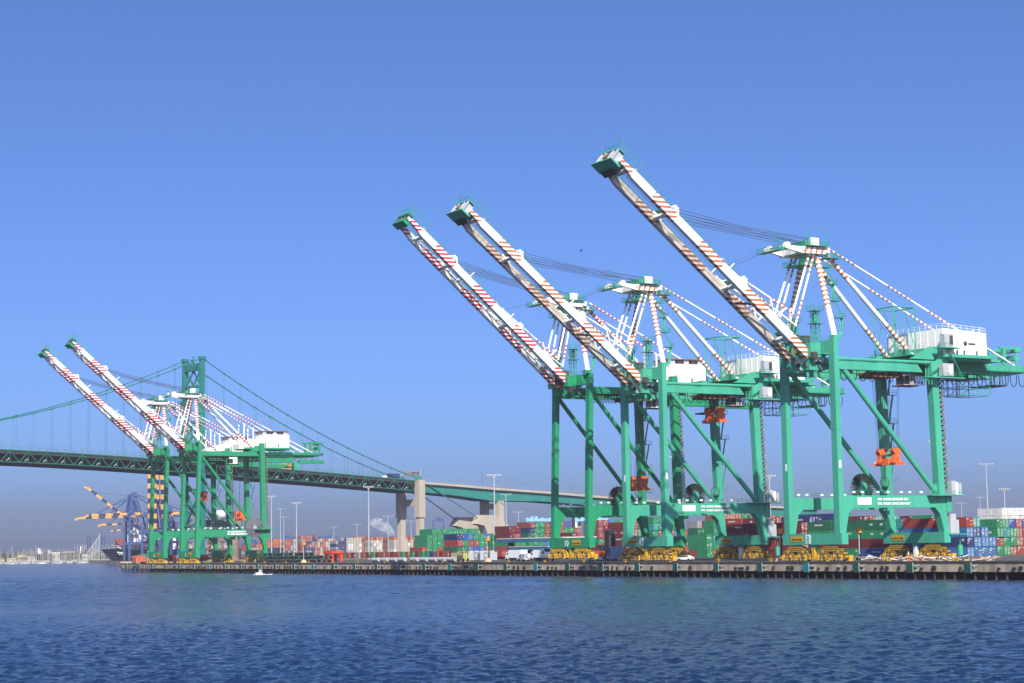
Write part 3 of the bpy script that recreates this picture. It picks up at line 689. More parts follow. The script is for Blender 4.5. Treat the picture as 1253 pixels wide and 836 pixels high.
        for s_ in ((30.5,) if A else (27.5, 44.0)): mb.beam(BP(s_, D1, sy * (BY - 0.6)), BP(s_ - 0.3, D1 + 2.0, sy * (BY - 0.6)), 0.3, 0.25, WHITE)
        mb.obj('stay_rest', o)
    mb = MB()
    for s_ in ((8, 26, 50, 64) if A else (9, 26, 50, 61)):
        mb.beam(BP(s_, 1.0, -BY + bw), BP(s_, 1.0, BY - bw), 0.8, 0.9, WHITE, up=nrm)
        if A: mb.beam(BP(s_ + 0.6, 2.1, -2.4), BP(s_ + 0.6, 2.1, 2.4), 1.2, 0.3, G, up=nrm)
        mb.obj('boom_tie', t); mb = MB()
    if not A:
        for i in range(14): mb.beam(BP(6 + i * 4, 1.6, -BY + bw), BP(8 + i * 4, 1.6, BY - bw), 0.25, 0.25, GREY, up=nrm)
        for yy in (-1.6, 1.6): mb.beam(BP(4, 2.0, yy), BP(60, 2.0, yy), 0.3, 0.3, G_RAIL, up=nrm)
    else:
        mb.tube(BP(20, 0.6, -BY + bw), BP(21.5, 0.6, BY - bw), 0.28, BROWNM)
    mb.obj('boom_bracing', t)
    mb = MB()
    for yy in (-2.4, -1.9, -0.9, 0.9, 1.9, 2.4): mb.tube(BP(0, 0.4, yy), BP(L - 1, 0.8, yy), 0.035, CABLE, 4)
    mb.obj('hoist_rope', t)
    # boom head
    mb = MB()
    if A:
        mb.beam(BP(L + 0.5, 1.4, -3.5), BP(L + 0.5, 1.4, 3.5), 2.0, 2.4, GREY, up=nrm)
        for yy in (-3.6, -1.6, 1.4, 3.2): mb.beam(BP(L + 1.5, 0.1, yy), BP(L + 1.5, 2.9, yy), 0.4, 0.4, GREY)
        mb.beam(BP(L + 1.56, 1.4, -1.2), BP(L + 1.56, 1.4, 0.8), 0.5, 1.2, BROWNM, up=nrm)
        mb.beam(BP(L + 0.5, -0.3, -4.2), BP(L + 0.5, -0.3, 4.2), 3.0, 0.35, G, up=nrm); mb.beam(BP(L - 1.4, -0.6, -2), BP(L - 1.4, -0.6, 3), 1.6, 0.7, BLACK, up=nrm)
        mb.beam(BP(L + 0.7, 3.1, -4.0), BP(L + 0.7, 3.1, 4.0), 2.0, 0.25, G, up=nrm)
    else:
        mb.beam(BP(L + 0.4, 0.0, -3.4), BP(L + 0.4, 0.0, 3.4), 2.2, 0.9, G, up=nrm); mb.beam(BP(L + 0.6, 2.7, -3.4), BP(L + 0.6, 2.7, 3.4), 1.8, 0.7, G, up=nrm)
        for yy in (-3.2, -1.2, 1.2, 3.2): mb.beam(BP(L + 1.2, 0.2, yy), BP(L + 1.2, 2.7, yy), 0.3, 0.3, DARK)
        mb.beam(BP(L + 0.9, 0.9, -2.6), BP(L + 0.9, 0.9, 2.6), 0.4, 0.5, DARK, up=nrm)
        mb.beam(BP(L + 0.4, 1.4, -3.3), BP(L + 0.4, 1.4, 3.3), 1.2, 1.0, GREY, up=nrm)
    bh = mb.obj('boom_head', t)
    mb = MB()
    for yy in (-3.9, 3.9):
        for n_ in (4.0, 4.8): mb.tube(BP(L - 5, n_, yy), BP(L + 1.8, n_, yy), 0.05, G_RAIL, 4)
        for k in range(5): mb.tube(BP(L - 5 + k * 1.7, 3.4 if k > 2 else 2.4, yy), BP(L - 5 + k * 1.7, 5.0, yy), 0.05, G_RAIL, 4)
    for n_ in (4.0, 4.8): mb.tube(BP(L + 1.8, n_, -3.9), BP(L + 1.8, n_, 3.9), 0.05, G_RAIL, 4)
    for yy in (-3.8, 0.5, 4.0):
        p = BP(L + 1.2, 3.5, yy); mb.tube(p, p + Vector((-0.6, 0, 2.2)), 0.08, G_RAIL, 4); mb.sphere(p + Vector((-0.6, 0, 2.3)), 0.16, BROWNM, 6, 4)
    mb.obj('head_railing', bh)
    # hinge
    for sy in (-1, 1):
        mb = MB()
        yy = sy * (BY - 0.4)
        mb.tube((hx + 0.3 + (1.6 if True else 0), yy - 0.9, hz + 1.4), (hx + 1.9, yy + 0.9, hz + 1.4), 1.25, WHITE, 14)
        mb.tube((hx + 1.2, yy - 1.3, hz + 0.1), (hx + 1.2, yy - 0.5, hz + 0.1), 0.5, DARK, 10)
        mb.beam((hx + 0.4, yy - 0.8, hz + 0.8), (hx + 2.4, yy - 0.8, hz - 1.4), 0.45, 0.45, WHITE)
        mb.box(hx - 1.2, hx + 3.5, yy - 0.9, yy + 0.7, hz - 1.6, hz - 0.4, G)
        mb.beam((hx - 1.4, yy, hz - 0.6), (hx + 1.0, yy, hz - 0.7), 0.6, 0.5, BROWNM)
        mb.obj('boom_hinge', t)
    # A frame
    AZ = 71.3 if A else 71.0
    ax = 1.9 if A else 2.6
    for sy in (-1, 1):
        mb = MB(); mb.stub((ax, sy * 2.6, AZ), (1.2 if A else 1.6, sy * 9.3, ztop + 0.4), 0.66, [(0.0, 0.66 if A else 0.72)], 1.15, WHITE, ST, 12)
        mb.box(0.2, 2.2, sy * 9.3 - 0.9, sy * 9.3 + 0.9, ztop + 0.003, ztop + 0.9, G); mb.obj('mast_leg', t)
        mb = MB(); mb.stub((ax + 2.4, sy * 2.8, AZ + 0.6), (28.6, sy * 4.3, 48.2 if A else 49.2), 0.52, [(0.0, 0.24), (0.70, 0.97)], 1.25, WHITE, ST, 10)
        mb.obj('rear_strut', t)
        p0 = Vector((ax + 3.6, sy * 3.2, AZ + 1.4)); p1 = Vector((xe - 3.0 if A else xe - 5, sy * 3.6, zg1 + 0.1))
        mb = MB(); mb.stub(p0, p1, 0.24, [(0.0, 0.13), (0.30, 0.42), (0.52, 0.66) if A else (0.5, 0.56)] if A else [(0.02, 0.2), (0.36, 0.52)], 1.4, WHITE, ST, 8); mb.obj('backstay', t)
        if lite:
            mb = MB(); mb.stub(p0 + Vector((0, 0, -1.0)), p1 + Vector((-5, 0, 0)), 0.2, [(0.25, 0.5)], 1.5, WHITE, ST, 8); mb.obj('backstay', t)
    # apex
    mb = MB()
    mb.box(-3.5, 3.4, -4.4, -2.6, AZ, AZ + 1.5, WHITE); mb.box(-3.5, 3.4, 2.6, 4.4, AZ, AZ + 1.5, WHITE); mb.box(1.0, 4.6, -4.4, 4.4, AZ + 0.3, AZ + 1.6, WHITE)
    mb.box(-3.5, -1.8, -4.4, 4.4, AZ + 0.2, AZ + 1.4, WHITE)
    for yy in (-3.5, 3.5): mb.hexa([(-8.6, yy - 0.25, AZ + 1.1), (-3.4, yy - 0.5, AZ + 0.1), (-3.4, yy + 0.5, AZ + 0.1), (-8.6, yy + 0.25, AZ + 1.1), (-8.6, yy - 0.25, AZ + 1.7), (-3.4, yy - 0.5, AZ + 1.5), (-3.4, yy + 0.5, AZ + 1.5), (-8.6, yy + 0.25, AZ + 1.7)], WHITE)
    mb.tube((-7.2, -3.9, AZ + 1.6), (-7.2, -2.9, AZ + 1.6), 0.8, WHITE, 12); mb.tube((-7.2, 2.9, AZ + 1.6), (-7.2, 3.9, AZ + 1.6), 0.8, WHITE, 12); mb.tube((-7.2, -2.9, AZ + 1.6), (-7.2, 2.9, AZ + 1.6), 0.25, WHITE, 8)
    for yy in (-3, -1, 1, 3): mb.tube((1.4, yy - 0.2, AZ + 3.0), (1.4, yy + 0.2, AZ + 3.0), 0.95, WHITE if yy == -3 else G, 14)
    mb.box(0.2, 2.6, -2.9, -2.3, AZ + 1.5, AZ + 4.0, WHITE)
    mb.box(-0.5, 2.8, 1.0, 3.0, AZ + 1.6, AZ + 2.8, G)
    if A:
        for k in range(4): mb.beam((-2.8 + k * 1.6, -4.43, AZ + 0.05), (-2.2 + k * 1.6, -4.43, AZ + 1.45), 0.04, 0.5, ST, up=(1, 0, 0))
    ap = mb.obj('mast_head', t)
    mb = MB()
    for (x0, x1, y0, y1, zz) in ((-2.5, 3.6, -5.2, 5.2, AZ + 1.7), (3.0, 7.4, -5.0, -2.0, AZ - 0.9), (-3.4, 1.4, -3.4, 3.4, AZ - 2.6), (-10.2, -8.4, -4.2, 4.2, AZ + 0.3)):
        mb.box(x0, x1, y0, y1, zz, zz + 0.12, G_RAIL); mb.rail([(x0, y0, zz), (x1, y0, zz), (x1, y1, zz), (x0, y1, zz), (x0, y0, zz)], G_RAIL, 1.2, 0.06, 1.2)
    mb.tube((-3.0, -3.1, AZ - 2.5), (1.0, -3.1, AZ - 0.2), 0.1, G_RAIL, 4); mb.tube((-3.0, 3.1, AZ - 2.5), (1.0, 3.1, AZ - 0.2), 0.1, G_RAIL, 4); mb.box(-1.6, -0.4, -2.2, -0.6, AZ - 2.4, AZ - 0.6, G)
    for (xx, yy, h_) in ((-1.5, -5, 3.6), (4.5, 4, 5.2), (3.6, -4.6, 4.6), (-2, 4, 4.6), (-10.8, -4, 3.4), (3.0, 1.0, 4.4)): mb.tube((xx, yy, AZ + 1.8), (xx, yy, AZ + 1.8 + h_), 0.06, G_RAIL, 4)
    mb.box(3.2, 4.4, 2.4, 4.4, AZ + 1.8, AZ + 4.4, G); mb.box(-2.4, -1.0, -4, 4, AZ + 1.8, AZ + 3.0, G_RAIL)
    mb.path([(-10.8, -4.2, AZ + 2.6), (-9.6, -4.2, AZ + 2.2), (-8.8, -4.2, AZ + 0.3)], 0.14, G, 5)
    mb.obj('mast_platform', ap)
    # stairs up the mast leg
    mb = MB(); n_ = 4
    for k in range(n_):
        f0 = 0.15 + k * 0.2
        zz = AZ + (ztop - AZ) * f0; yy = -(2.6 + 6.7 * f0)
        mb.box(2.6, 5.2, yy - 0.8, yy + 0.8, zz, zz + 0.12, G_RAIL); mb.rail([(2.6, yy - 0.8, zz), (5.2, yy - 0.8, zz), (5.2, yy + 0.8, zz)], G_RAIL, 1.1, 0.05, 1.0)
        z2 = AZ + (ztop - AZ) * (f0 + 0.2); y2 = -(2.6 + 6.7 * (f0 + 0.2))
        mb.beam((4.8 if k % 2 else 3.2, yy, zz), (3.2 if k % 2 else 4.8, y2, z2), 0.6, 0.15, G_RAIL)
        for s__ in (-0.3, 0.3): mb.tube((4.8 if k % 2 else 3.2, yy + s__, zz + 1), (3.2 if k % 2 else 4.8, y2 + s__, z2 + 1), 0.05, G_RAIL, 4)
    mb.obj('mast_stair', t)
    # two lattice lift towers on the cross beam
    for (xx, yy, z1) in ((-0.6, 3.6, 56.0), (0.4, -3.2, 58.0)):
        mb = MB(); z0 = zc1 - 0.02; z1 += 0 if A else 1.0; h_ = 0.75
        for a in (-h_, h_):
            for b_ in (-h_, h_): mb.tube((xx + a, yy + b_, z0), (xx + a, yy + b_, z1), 0.09, G_RAIL, 4)
        zz = z0
        while zz < z1 - 0.5:
            for (a, b_, c_, e_) in ((-h_, -h_, h_, -h_), (h_, -h_, h_, h_), (h_, h_, -h_, h_), (-h_, h_, -h_, -h_)):
                mb.tube((xx + a, yy + b_, zz), (xx + c_, yy + e_, zz + 1.2), 0.05, G_RAIL, 4); mb.tube((xx + a, yy + b_, zz), (xx + c_, yy + e_, zz), 0.05, G_RAIL, 4)
            zz += 1.2
        mb.box(xx - 1.4, xx + 1.4, yy - 1.4, yy + 1.4, z1 - 0.1, z1, G_RAIL); mb.rail([(xx - 1.4, yy - 1.4, z1), (xx + 1.4, yy - 1.4, z1), (xx + 1.4, yy + 1.4, z1), (xx - 1.4, yy + 1.4, z1), (xx - 1.4, yy - 1.4, z1)], G_RAIL, 1.1, 0.05, 1.4)
        mb.box(xx - 1.4, xx + 1.4, yy - 1.4, yy + 1.4, z1 - 3.1, z1 - 3.0, G_RAIL); mb.box(xx - 0.4, xx + 0.5, yy - 0.4, yy + 0.5, z1 - 2.6, z1 - 0.4, DARK if yy < 0 and A is False else G)
        mb.obj('lift_tower', t)
    mb = MB(); mb.box(-2.2, -0.5, -2.4, -0.4, zc1, zc1 + 1.6, DARK); mb.box(-3.4, -1.6, -1.4, 0.6, zc1 - 2.4, zc1 - 0.2, YEL if A else DARK); mb.rail([(-2.8, -5.3, zc1 - .3), (-2.8, 5.3, zc1 - .3)], G_RAIL)
    mb.rail([(1.5, -9, zc1), (1.5, 9, zc1)], G_RAIL); mb.box(-2.9, -1.6, -6.4, -5.4, 46.5, 48, DARK); mb.obj('boom_latch_gear', t)
    # folded forestays
    if A:
        J1 = (-6.2, 57.1); B1 = (-22.4, 65.3); M1 = (-30.5, 70.2); T1 = (-39.6, 79.6); J2 = (-5.5, 54.3); T2 = (-21.0, 63.4)
    else:
        J1 = (-4.6, 56.0); B1 = (-22.0, 69.0); M1 = (-29.0, 74.0); T1 = (-38.4, 83.3); J2 = (-3.2, 54.0); T2 = (-18.6, 64.3)
    for sy in (-1, 1):
        yj = sy * 3.5
        mb = MB(); mb.stub((-0.3, sy * 3.2, AZ + 1.0), (J1[0], yj, J1[1]), 0.27, [(0.02, 0.32)], 1.2, WHITE, ST, 8); mb.obj('outer_forestay', t)
        mb = MB(); mb.stub((0.9, sy * 3.4, AZ + 0.8), (J2[0], yj, J2[1]), 0.25, [(0.02, 0.32), (0.66, 0.93)], 1.2, WHITE, ST, 8); mb.obj('inner_forestay', t)
        mb = MB(); mb.stub((J1[0], yj, J1[1]), (B1[0], yj, B1[1]), 0.27, [(0.0, 0.42)], 1.3, WHITE, ST, 8)
        mb.stub((B1[0], yj, B1[1]), (M1[0], yj, M1[1]), 0.27, [(0.1, 0.95)] if A else [(0, .3)], 1.3, WHITE, ST, 8); mb.stub((M1[0], yj, M1[1]), (T1[0], yj, T1[1]), 0.27, [(0.0, 0.2)] if A else [], 1.3, WHITE, ST, 8)
        mb.sphere((J1[0], yj, J1[1]), 0.42, WHITE, 8, 5); mb.sphere((B1[0], yj, B1[1]), 0.45, WHITE, 8, 5)
        mb.beam((B1[0] + 0.3, yj, B1[1] - 1.4), (B1[0] - 0.1, yj, B1[1] + 0.5), 0.3, 0.3, WHITE)
        mb.beam((M1[0] + 1.0, yj, M1[1] - 1.8), (M1[0] - 0.6, yj, M1[1] + 0.8), 0.3, 0.3, WHITE)
        mb.obj('outer_stay_link', t)
        mb = MB(); mb.stub((J2[0], yj, J2[1]), (T2[0], yj, T2[1]), 0.25, [(0.42, 1.0)], 1.3, WHITE, ST, 8); mb.sphere((J2[0], yj, J2[1]), 0.4, WHITE, 8, 5)
        mb.obj('inner_stay_link', t)
        mb = MB(); base = BP(14.5 if A else 12, D1, yj); mb.beam(base, (-12.6, yj, 60.4) if A else (-9.6, yj, 60.5), 0.5, 0.34, WHITE); mb.obj('stay_strut', t)
    # wires from the mast head to the boom
    mb = MB()
    for yy, so in ((-2.6, 50.5), (-1.6, 49.6), (1.2, 50.0), (2.4, 49.0)):
        mb.path([(1.4, yy, AZ + 3.6), tuple((Vector((1.4, yy, AZ + 3.6)) + BP(so, D1 + 0.8, yy)) / 2 + Vector((0, 0, -0.7))), tuple(BP(so, D1 + 0.8, yy))], 0.07, CABLE, 4)
        mb.tube((1.4, yy, AZ + 2.4), BP(so - 1.5, D1 + 0.8, yy), 0.06, CABLE, 4)
    for yy in (-3.4, -1.4, 3.4): mb.tube((-9.6, yy, AZ + 1.2), BP(30.5, D1 + 0.3, yy), 0.035, CABLE, 4)
    mb.tube((4.5, -1.5, AZ + 2), (27, -2.5, 49), 0.035, CABLE, 4)
    mb.obj('boom_hoist_wire', t)
    # trolley and operator cab
    tx = {'8': 22.5, '9': 23.0, '10': 22.5}.get(number, 18.0)
    if lite: tx = 14 if '5' in number else 30
    ztr = zg0
    mb = MB(); mb.box(tx - 5.5, tx + 3.5, -2.9, 2.9, ztr - 0.55, ztr - 0.05, BROWNM if A else DARK)
    for i in range(5): mb.box(tx - 5 + i * 1.6, tx - 4.2 + i * 1.6, -3.2, 2.4, ztr - 1.3, ztr - 0.56, BROWNM if A else DARK)
    mb.rail([(tx - 5.5, -3.2, ztr - 1.3), (tx + 3.5, -3.2, ztr - 1.3)], BROWNM if A else G_RAIL, 0.8, 0.06, 1)
    tr = mb.obj('trolley', t)
    mb = MB(); cx_ = tx + 3.6; mb.box(cx_, cx_ + 3.6, -3.6, -1.0, ztr - 3.0, ztr - 0.2, GREY if A else WHITE); mb.box(cx_ - 0.02, cx_ + 1.6, -3.65, -0.9, ztr - 2.8, ztr - 0.9, GLASS)
    mb.box(cx_ - 1.2, cx_ + 4.4, -3.9, -0.6, ztr - 3.3, ztr - 3.05, BROWNM); mb.rail([(cx_ + 3.6, -3.9, ztr - 3.1), (cx_ + 6, -3.9, ztr - 3.1)], BROWNM, 0.8, 0.08, .6)
    mb.obj('operator_cab', tr)
    # cable reel on the portal
    if lite:
        mb = MB(); rc = Vector((26.4, -9.9, 15.6)); RG = mat('reel_grey', (0.12, 0.115, 0.125), 0.4, var=0.4)
        mb.tube(rc + Vector((0, -0.9, 0)), rc + Vector((0, -0.5, 0)), 1.2, RG, 24, r2=4.0); mb.tube(rc + Vector((0, -0.5, 0)), rc + Vector((0, 0.5, 0)), 4.1, RG, 24, caps=True)
        mb.tube(rc + Vector((0, -1.1, 0)), rc + Vector((0, -0.9, 0)), 0.8, GREY, 12)
        for k in range(24):
            a0, a1 = k * math.pi / 12, (k + 1) * math.pi / 12
            mb.tube(rc + Vector((4.9 * math.cos(a0), -0.6, 4.9 * math.sin(a0))), rc + Vector((4.9 * math.cos(a1), -0.6, 4.9 * math.sin(a1))), 0.06, G_RAIL, 4)
            mb.tube(rc + Vector((4.0 * math.cos(a0), -0.5, 4.0 * math.sin(a0))), rc + Vector((4.9 * math.cos(a0), -0.6, 4.9 * math.sin(a0))), 0.05, G_RAIL, 4)
        mb.obj('cable_reel', t)
    else:
        rc = Vector((14.0, 1.5, 17.4)); mb = MB()
        rc = Vector((21.6, 7.6, 17.4))
        for k in range(40):
            a0 = 2 * math.pi * k / 40; c0, s0 = math.cos(a0), math.sin(a0); c1, s1 = math.cos(a0 + math.pi / 20), math.sin(a0 + math.pi / 20)
            for yy in (-0.35, 0.35): mb.beam(rc + Vector((1.0 * c0, yy, 1.0 * s0)), rc + Vector((3.4 * c0, yy, 3.4 * s0)), 0.05, 0.09, G if k % 2 else BLACK)
            mb.beam(rc + Vector((1.5 * c0, 0, 1.5 * s0)), rc + Vector((3.3 * c0, 0, 3.3 * s0)), 0.22, 0.75, BLACK, up=(0, 1, 0))
            mb.tube(rc + Vector((3.6 * c0, -0.4, 3.6 * s0)), rc + Vector((3.6 * c1, -0.4, 3.6 * s1)), 0.04, G_RAIL, 4)
        mb.tube(rc + Vector((0, -0.6, 0)), rc + Vector((0, 0.6, 0)), 1.1, G, 14); mb.box(rc.x - 0.6, rc.x + 0.8, 7.2, 9.2, 14.8, 17.4, G); mb.box(rc.x + 0.8, rc.x + 3, 7.6, 9.0, 14.8, 16.4, G)
        mb.obj('cable_reel', t)
        mb = MB(); rc = Vector((28.6, 7.6, 18.6))
        for k in range(16):
            a0 = 2 * math.pi * k / 16; a1 = a0 + math.pi / 8
            mb.tube(rc + Vector((1.3 * math.cos(a0), 0, 1.3 * math.sin(a0))), rc + Vector((1.3 * math.cos(a1), 0, 1.3 * math.sin(a1))), 0.1, DARK, 5); mb.tube(rc, rc + Vector((1.3 * math.cos(a0), 0, 1.3 * math.sin(a0))), 0.05, G_RAIL, 4)
        mb.box(rc.x - 0.1, rc.x + 1, 7.6, 8.6, 17.8, 18.6, G); mb.obj('small_cable_reel', t)
    return t, tx

def make_spreader(label, crane_uv, dz, tx, zc, zg0, angle=0.0, stowed=False, m=SPR):
    u, v = crane_uv
    t = thing('container_spreader', label, 'spreader', W(u, v, HQ + dz) + LAND * tx + Vector((0, 0, zc)), YAW, 'container spreaders hanging from the cranes')
    mb = MB()
    M2 = BROWNM
    for yy in (-2.6, 2.6):           # headblock sheave towers
        mb.prism([(-1.2, 0.6), (1.2, 0.6), (0.9, 1.4), (0.7, 2.6), (1.3, 3.4), (0.6, 3.9), (-0.6, 3.9), (-1.3, 3.4), (-0.7, 2.6), (-0.9, 1.4)], yy - 0.7, yy + 0.7, m)
        for xx in (-0.7, 0.7): mb.tube((xx, yy - 0.25, 3.7), (xx, yy + 0.25, 3.7), 0.55, M2, 10)
    mb.box(-0.6, 0.6, -1.9, 1.9, 2.2, 2.7, BROWNM)
    mb.tube((0.9, 1.2, 4.0), (0.9, 1.8, 4.0), 0.5, DARK, 10)
    mb.obj('headblock', t)
    mb = MB()
    mb.box(-0.9, 0.9, -3.0, 3.0, 0.2, 0.9, m); mb.box(-0.8, -0.3, -4.2, 4.2, 0.15, 0.6, m); mb.box(0.3, 0.8, -4.2, 4.2, 0.15, 0.6, m)
    mb.box(-1.3, 0.2, -1.4, 1.0, 0.1, 1.6, m); mb.box(-0.95, -0.9, 3.2, 4.2, 0.5, 1.0, WHITE2)
    for yy in (-4.2, 3.9): mb.box(-1.25, 1.25, yy, yy + 0.3, 0.0, 0.7, m)
    mb.obj('spreader_frame', t)
    mb = MB(); top = zg0 - zc - 0.5
    for yy in (-2.9, -2.3, 2.3, 2.9):
        for xx in (-0.7, 0.7): mb.tube((xx, yy, 3.8), (xx * 2.5, yy, top), 0.04, CABLE, 4)
    mb.obj('hoist_rope', t)
    return t

cr8, _ = make_crane('A', '8', 'seafoam green crane numbered 8 with brown and white striped boom, nearest on the right', 4.0, 355.7)
cr9, _ = make_crane('A', '9', 'seafoam green crane numbered 9 with brown and white striped boom', 4.0, 426.6, 0.2)
cr10, _ = make_crane('B', '10', 'emerald green crane numbered 10 with red striped boom, beside crane 9', 4.0, 465.2, 0.8)
cL1, _ = make_crane('B', '5', 'emerald green crane with red striped boom, right one of the far left pair', 4.0, 781.2, -0.9, True)
cL2, _ = make_crane('B', '6', 'emerald green crane with red striped boom, leftmost of all beside the wharf end', 4.0, 822.2, -0.9, True)
make_spreader('orange red spreader hanging low under crane 8', (4.0, 355.7), 0, 23.6, 22.3, 44.4)
make_spreader('rusty red spreader hoisted up under the girders of crane 9', (4.0, 426.6), 0.2, 23.6, 36.9, 44.4, stowed=True)
make_spreader('red spreader hanging low under crane 10', (4.0, 465.2), 0.8, 23.5, 19.2, 46.0)
make_spreader('orange red spreader at mid height in the leftmost crane', (4.0, 822.2), -0.9, 21.8, 28.4, 46.0)
make_spreader('orange red spreader hanging low in the right crane of the far pair', (4.0, 781.2), -0.9, 23.6, 18.8, 46.0)

# ------------------------------------------------------------------ shipping containers
CC = {'dark red': (0.20, 0.030, 0.028), 'red': (0.42, 0.060, 0.045), 'brick red': (0.34, 0.10, 0.075), 'green': (0.020, 0.30, 0.12), 'dark green': (0.015, 0.17, 0.085),
      'teal': (0.05, 0.36, 0.33), 'blue': (0.045, 0.19, 0.46), 'navy': (0.02, 0.045, 0.17), 'orange': (0.62, 0.17, 0.03), 'grey': (0.36, 0.37, 0.39),
      'white': (0.72, 0.71, 0.68), 'cream': (0.60, 0.57, 0.46), 'salmon': (0.52, 0.17, 0.12), 'royal blue': (0.03, 0.10, 0.42), 'light blue': (0.16, 0.36, 0.60)}
CMAT = {k: mat('container_' + k.replace(' ', '_'), tuple(q * (0.70 if max(c) < 0.7 else 0.85) for q in c), 0.6, var=0.12, scale=0.9, streak=0.22 if k not in ('white', 'cream') else 0.12) for k, c in CC.items()}
MARK = mat('container_marking', (0.52, 0.52, 0.49), 0.6); MARKY = mat('yellow_placard', (0.75, 0.50, 0.04), 0.6); GAP = mat('container_frame', (0.10, 0.05, 0.04), 0.7)
CMESH = {}
def cont_mesh(L, variant):
    """long side faces the water (-x), door end faces the camera side (-y); origin at the bottom near-left corner"""
    key = (L, variant)
    if key in CMESH: return CMESH[key]
    rr = random.Random(variant * 7 + int(L)); mb = MB(); B = CMAT['green']; H = 2.56; w = 2.42
    mb.mats = [B, MARK, GAP, MARKY]
    mb.box(0.04, w - 0.04, 0.05, L - 0.05, 0.12, H - 0.05, B)
    for x0 in (0, w - 0.13):
        for y0 in (0, L - 0.13): mb.box(x0, x0 + 0.13, y0, y0 + 0.13, 0, H, B)
    for z0 in (0.003, H - 0.12):
        mb.box(0.0, 0.12, 0.13, L - 0.13, z0, z0 + 0.115, B); mb.box(w - 0.12, w, 0.13, L - 0.13, z0, z0 + 0.115, B); mb.box(0.13, w - 0.13, 0.0, 0.12, z0, z0 + 0.115, B)
    n = int((L - 0.3) / 0.56)
    for i in range(n): mb.box(0.0, 0.04, 0.2 + i * 0.56, 0.2 + i * 0.56 + 0.28, 0.13, H - 0.13, B)
    for xx in (0.45, 0.85, 1.55, 1.95): mb.box(xx - 0.03, xx + 0.03, -0.005, 0.05, 0.15, H - 0.14, MARK if variant % 3 else GAP)
    mb.box(w / 2 - 0.04, w / 2 + 0.04, 0.02, 0.05, 0.13, H - 0.13, GAP)
    for k in range(rr.choice((3, 4, 5))):
        xx = rr.choice((0.12, 0.5, 1.3, 1.75)); zz = rr.uniform(0.5, 2.0); mb.box(xx, xx + rr.uniform(0.2, 0.48), -0.015, -0.006, zz, zz + rr.uniform(0.12, 0.34), MARK)
    if variant % 2 == 0: mb.box(1.5, 1.85, -0.015, -0.006, 0.5, 0.8, MARKY)
    if variant in (1, 4): mb.box(-0.012, -0.004, L * 0.3, L * 0.62, 1.3, 1.75, MARK)
    if variant == 3: mb.box(-0.012, -0.004, L * 0.1, L * 0.16, 1.5, 2.2, MARK)
    if variant == 5:
        mb.box(-0.012, -0.004, L * 0.2, L * 0.3, 1.0, 1.6, MARK); mb.box(-0.012, -0.004, L * 0.55, L * 0.65, 1.0, 1.6, MARK)
    me = mb.mesh('shipping_container'); CMESH[key] = me; return me
CN = 0
STUFF = []
REG = []          # (apparent size, mesh, colour, location, label, group)
def one_container(col, u, v, z, L, label, group, hc=False):
    P = W(u, v, HQ + z); q = P.length
    REG.append((L / q + 2.4 / q, L, col, u, v, z, label, group))
def block(desc, group, px, depth, L, rows, uoff=0.0, n_behind=0, gap=0.10, z0=0.0, jit=0.12):
    """rows: bottom tier first; each tier a list of colours from the water side inland (None = empty)"""
    u, v = at(px, depth)
    for ti, row in enumerate(rows):
        for ci, col in enumerate(row):
            if col is None: continue
            o_ = ORD[min(ci, 34)]
            lab = '%s container, tier %s, %s column of %s' % (col, ['one', 'two', 'three', 'four', 'five', 'six', 'seven'][ti], o_, desc)
            one_container(col, u + uoff + ci * (2.44 + gap) + random.uniform(-jit, jit) * 0.3, v + random.uniform(-jit, jit) * 2, z0 + ti * 2.6, L, lab, group)
    for k in range(n_behind):
        for ti, row in enumerate(rows):
            col = random.choice([c for c in row if c] or ['green']) if row and row[0] else None
            if col: one_container(col, u + uoff, v + (k + 1) * (L + 0.5), z0 + ti * 2.6, L, '%s container, tier %s, bay %s of %s' % (col, ['one', 'two', 'three', 'four', 'five', 'six', 'seven'][ti], ['two', 'three', 'four', 'five', 'six'][k], desc), group)
def mix(n, pal):
    return [random.choice(pal) for _ in range(n)]
g, dg_, dr, br, rd, bl, nv, tl = 'green', 'dark green', 'dark red', 'brick red', 'red', 'blue', 'navy', 'teal'
GP = [g, g, g, g, dg_, br, br, rd, 'royal blue']; RP = [br, br, rd, g, g, dr, bl, 'grey']
block('the blue block on the right', 'blue block of containers', 1176, 504, 12.2, [[bl, bl, bl, bl], [nv, bl, bl, bl], [bl, nv, bl], [rd, tl], ], n_behind=2)
block('the far right block', 'containers at the right edge', 1213, 558, 12.2, [[g, g, br, rd, g, g, rd, g], [br, g, g, br, br, g, g, br], [g, tl, g, br, br, g, rd, g], [g, g, 'royal blue', rd, bl, g, br, g]], uoff=0)
block('the row left of the far right block', 'containers at the right edge', 1205, 565, 12.2, [[br], [g], [rd], [br]])
block('the white reefer block', 'white containers behind the right stacks', 1220, 676, 12.2, [mix(12, ['grey']) for _ in range(4)] + [['white'] * 12, ['white'] * 12], gap=0.12)
block('the pair of bays behind crane 8', 'stacks seen under crane 8', 1082, 530, 12.2, [['royal blue', g], [dr, dr], [g, g], [dg_, g]], n_behind=2)
block('the mixed stack beyond crane 8', 'stacks seen under crane 8', 1052, 640, 12.2, [mix(10, GP), mix(10, GP), mix(9, GP), [g, g, g, g, br, g, br, g], [dr, br, tl, br, g, tl]])
block('the green bay right of crane 8', 'stacks seen under crane 8', 1139, 640, 12.2, [[br, g, br], [g, dr, br], [dg_, br, g], [bl, g], [g, dr, dr]], n_behind=1)
block('the dark red bay right of crane 8', 'stacks seen under crane 8', 1153, 560, 12.2, [[dr, dr], [nv, dr], [bl, g], [dr, dr]], n_behind=1)
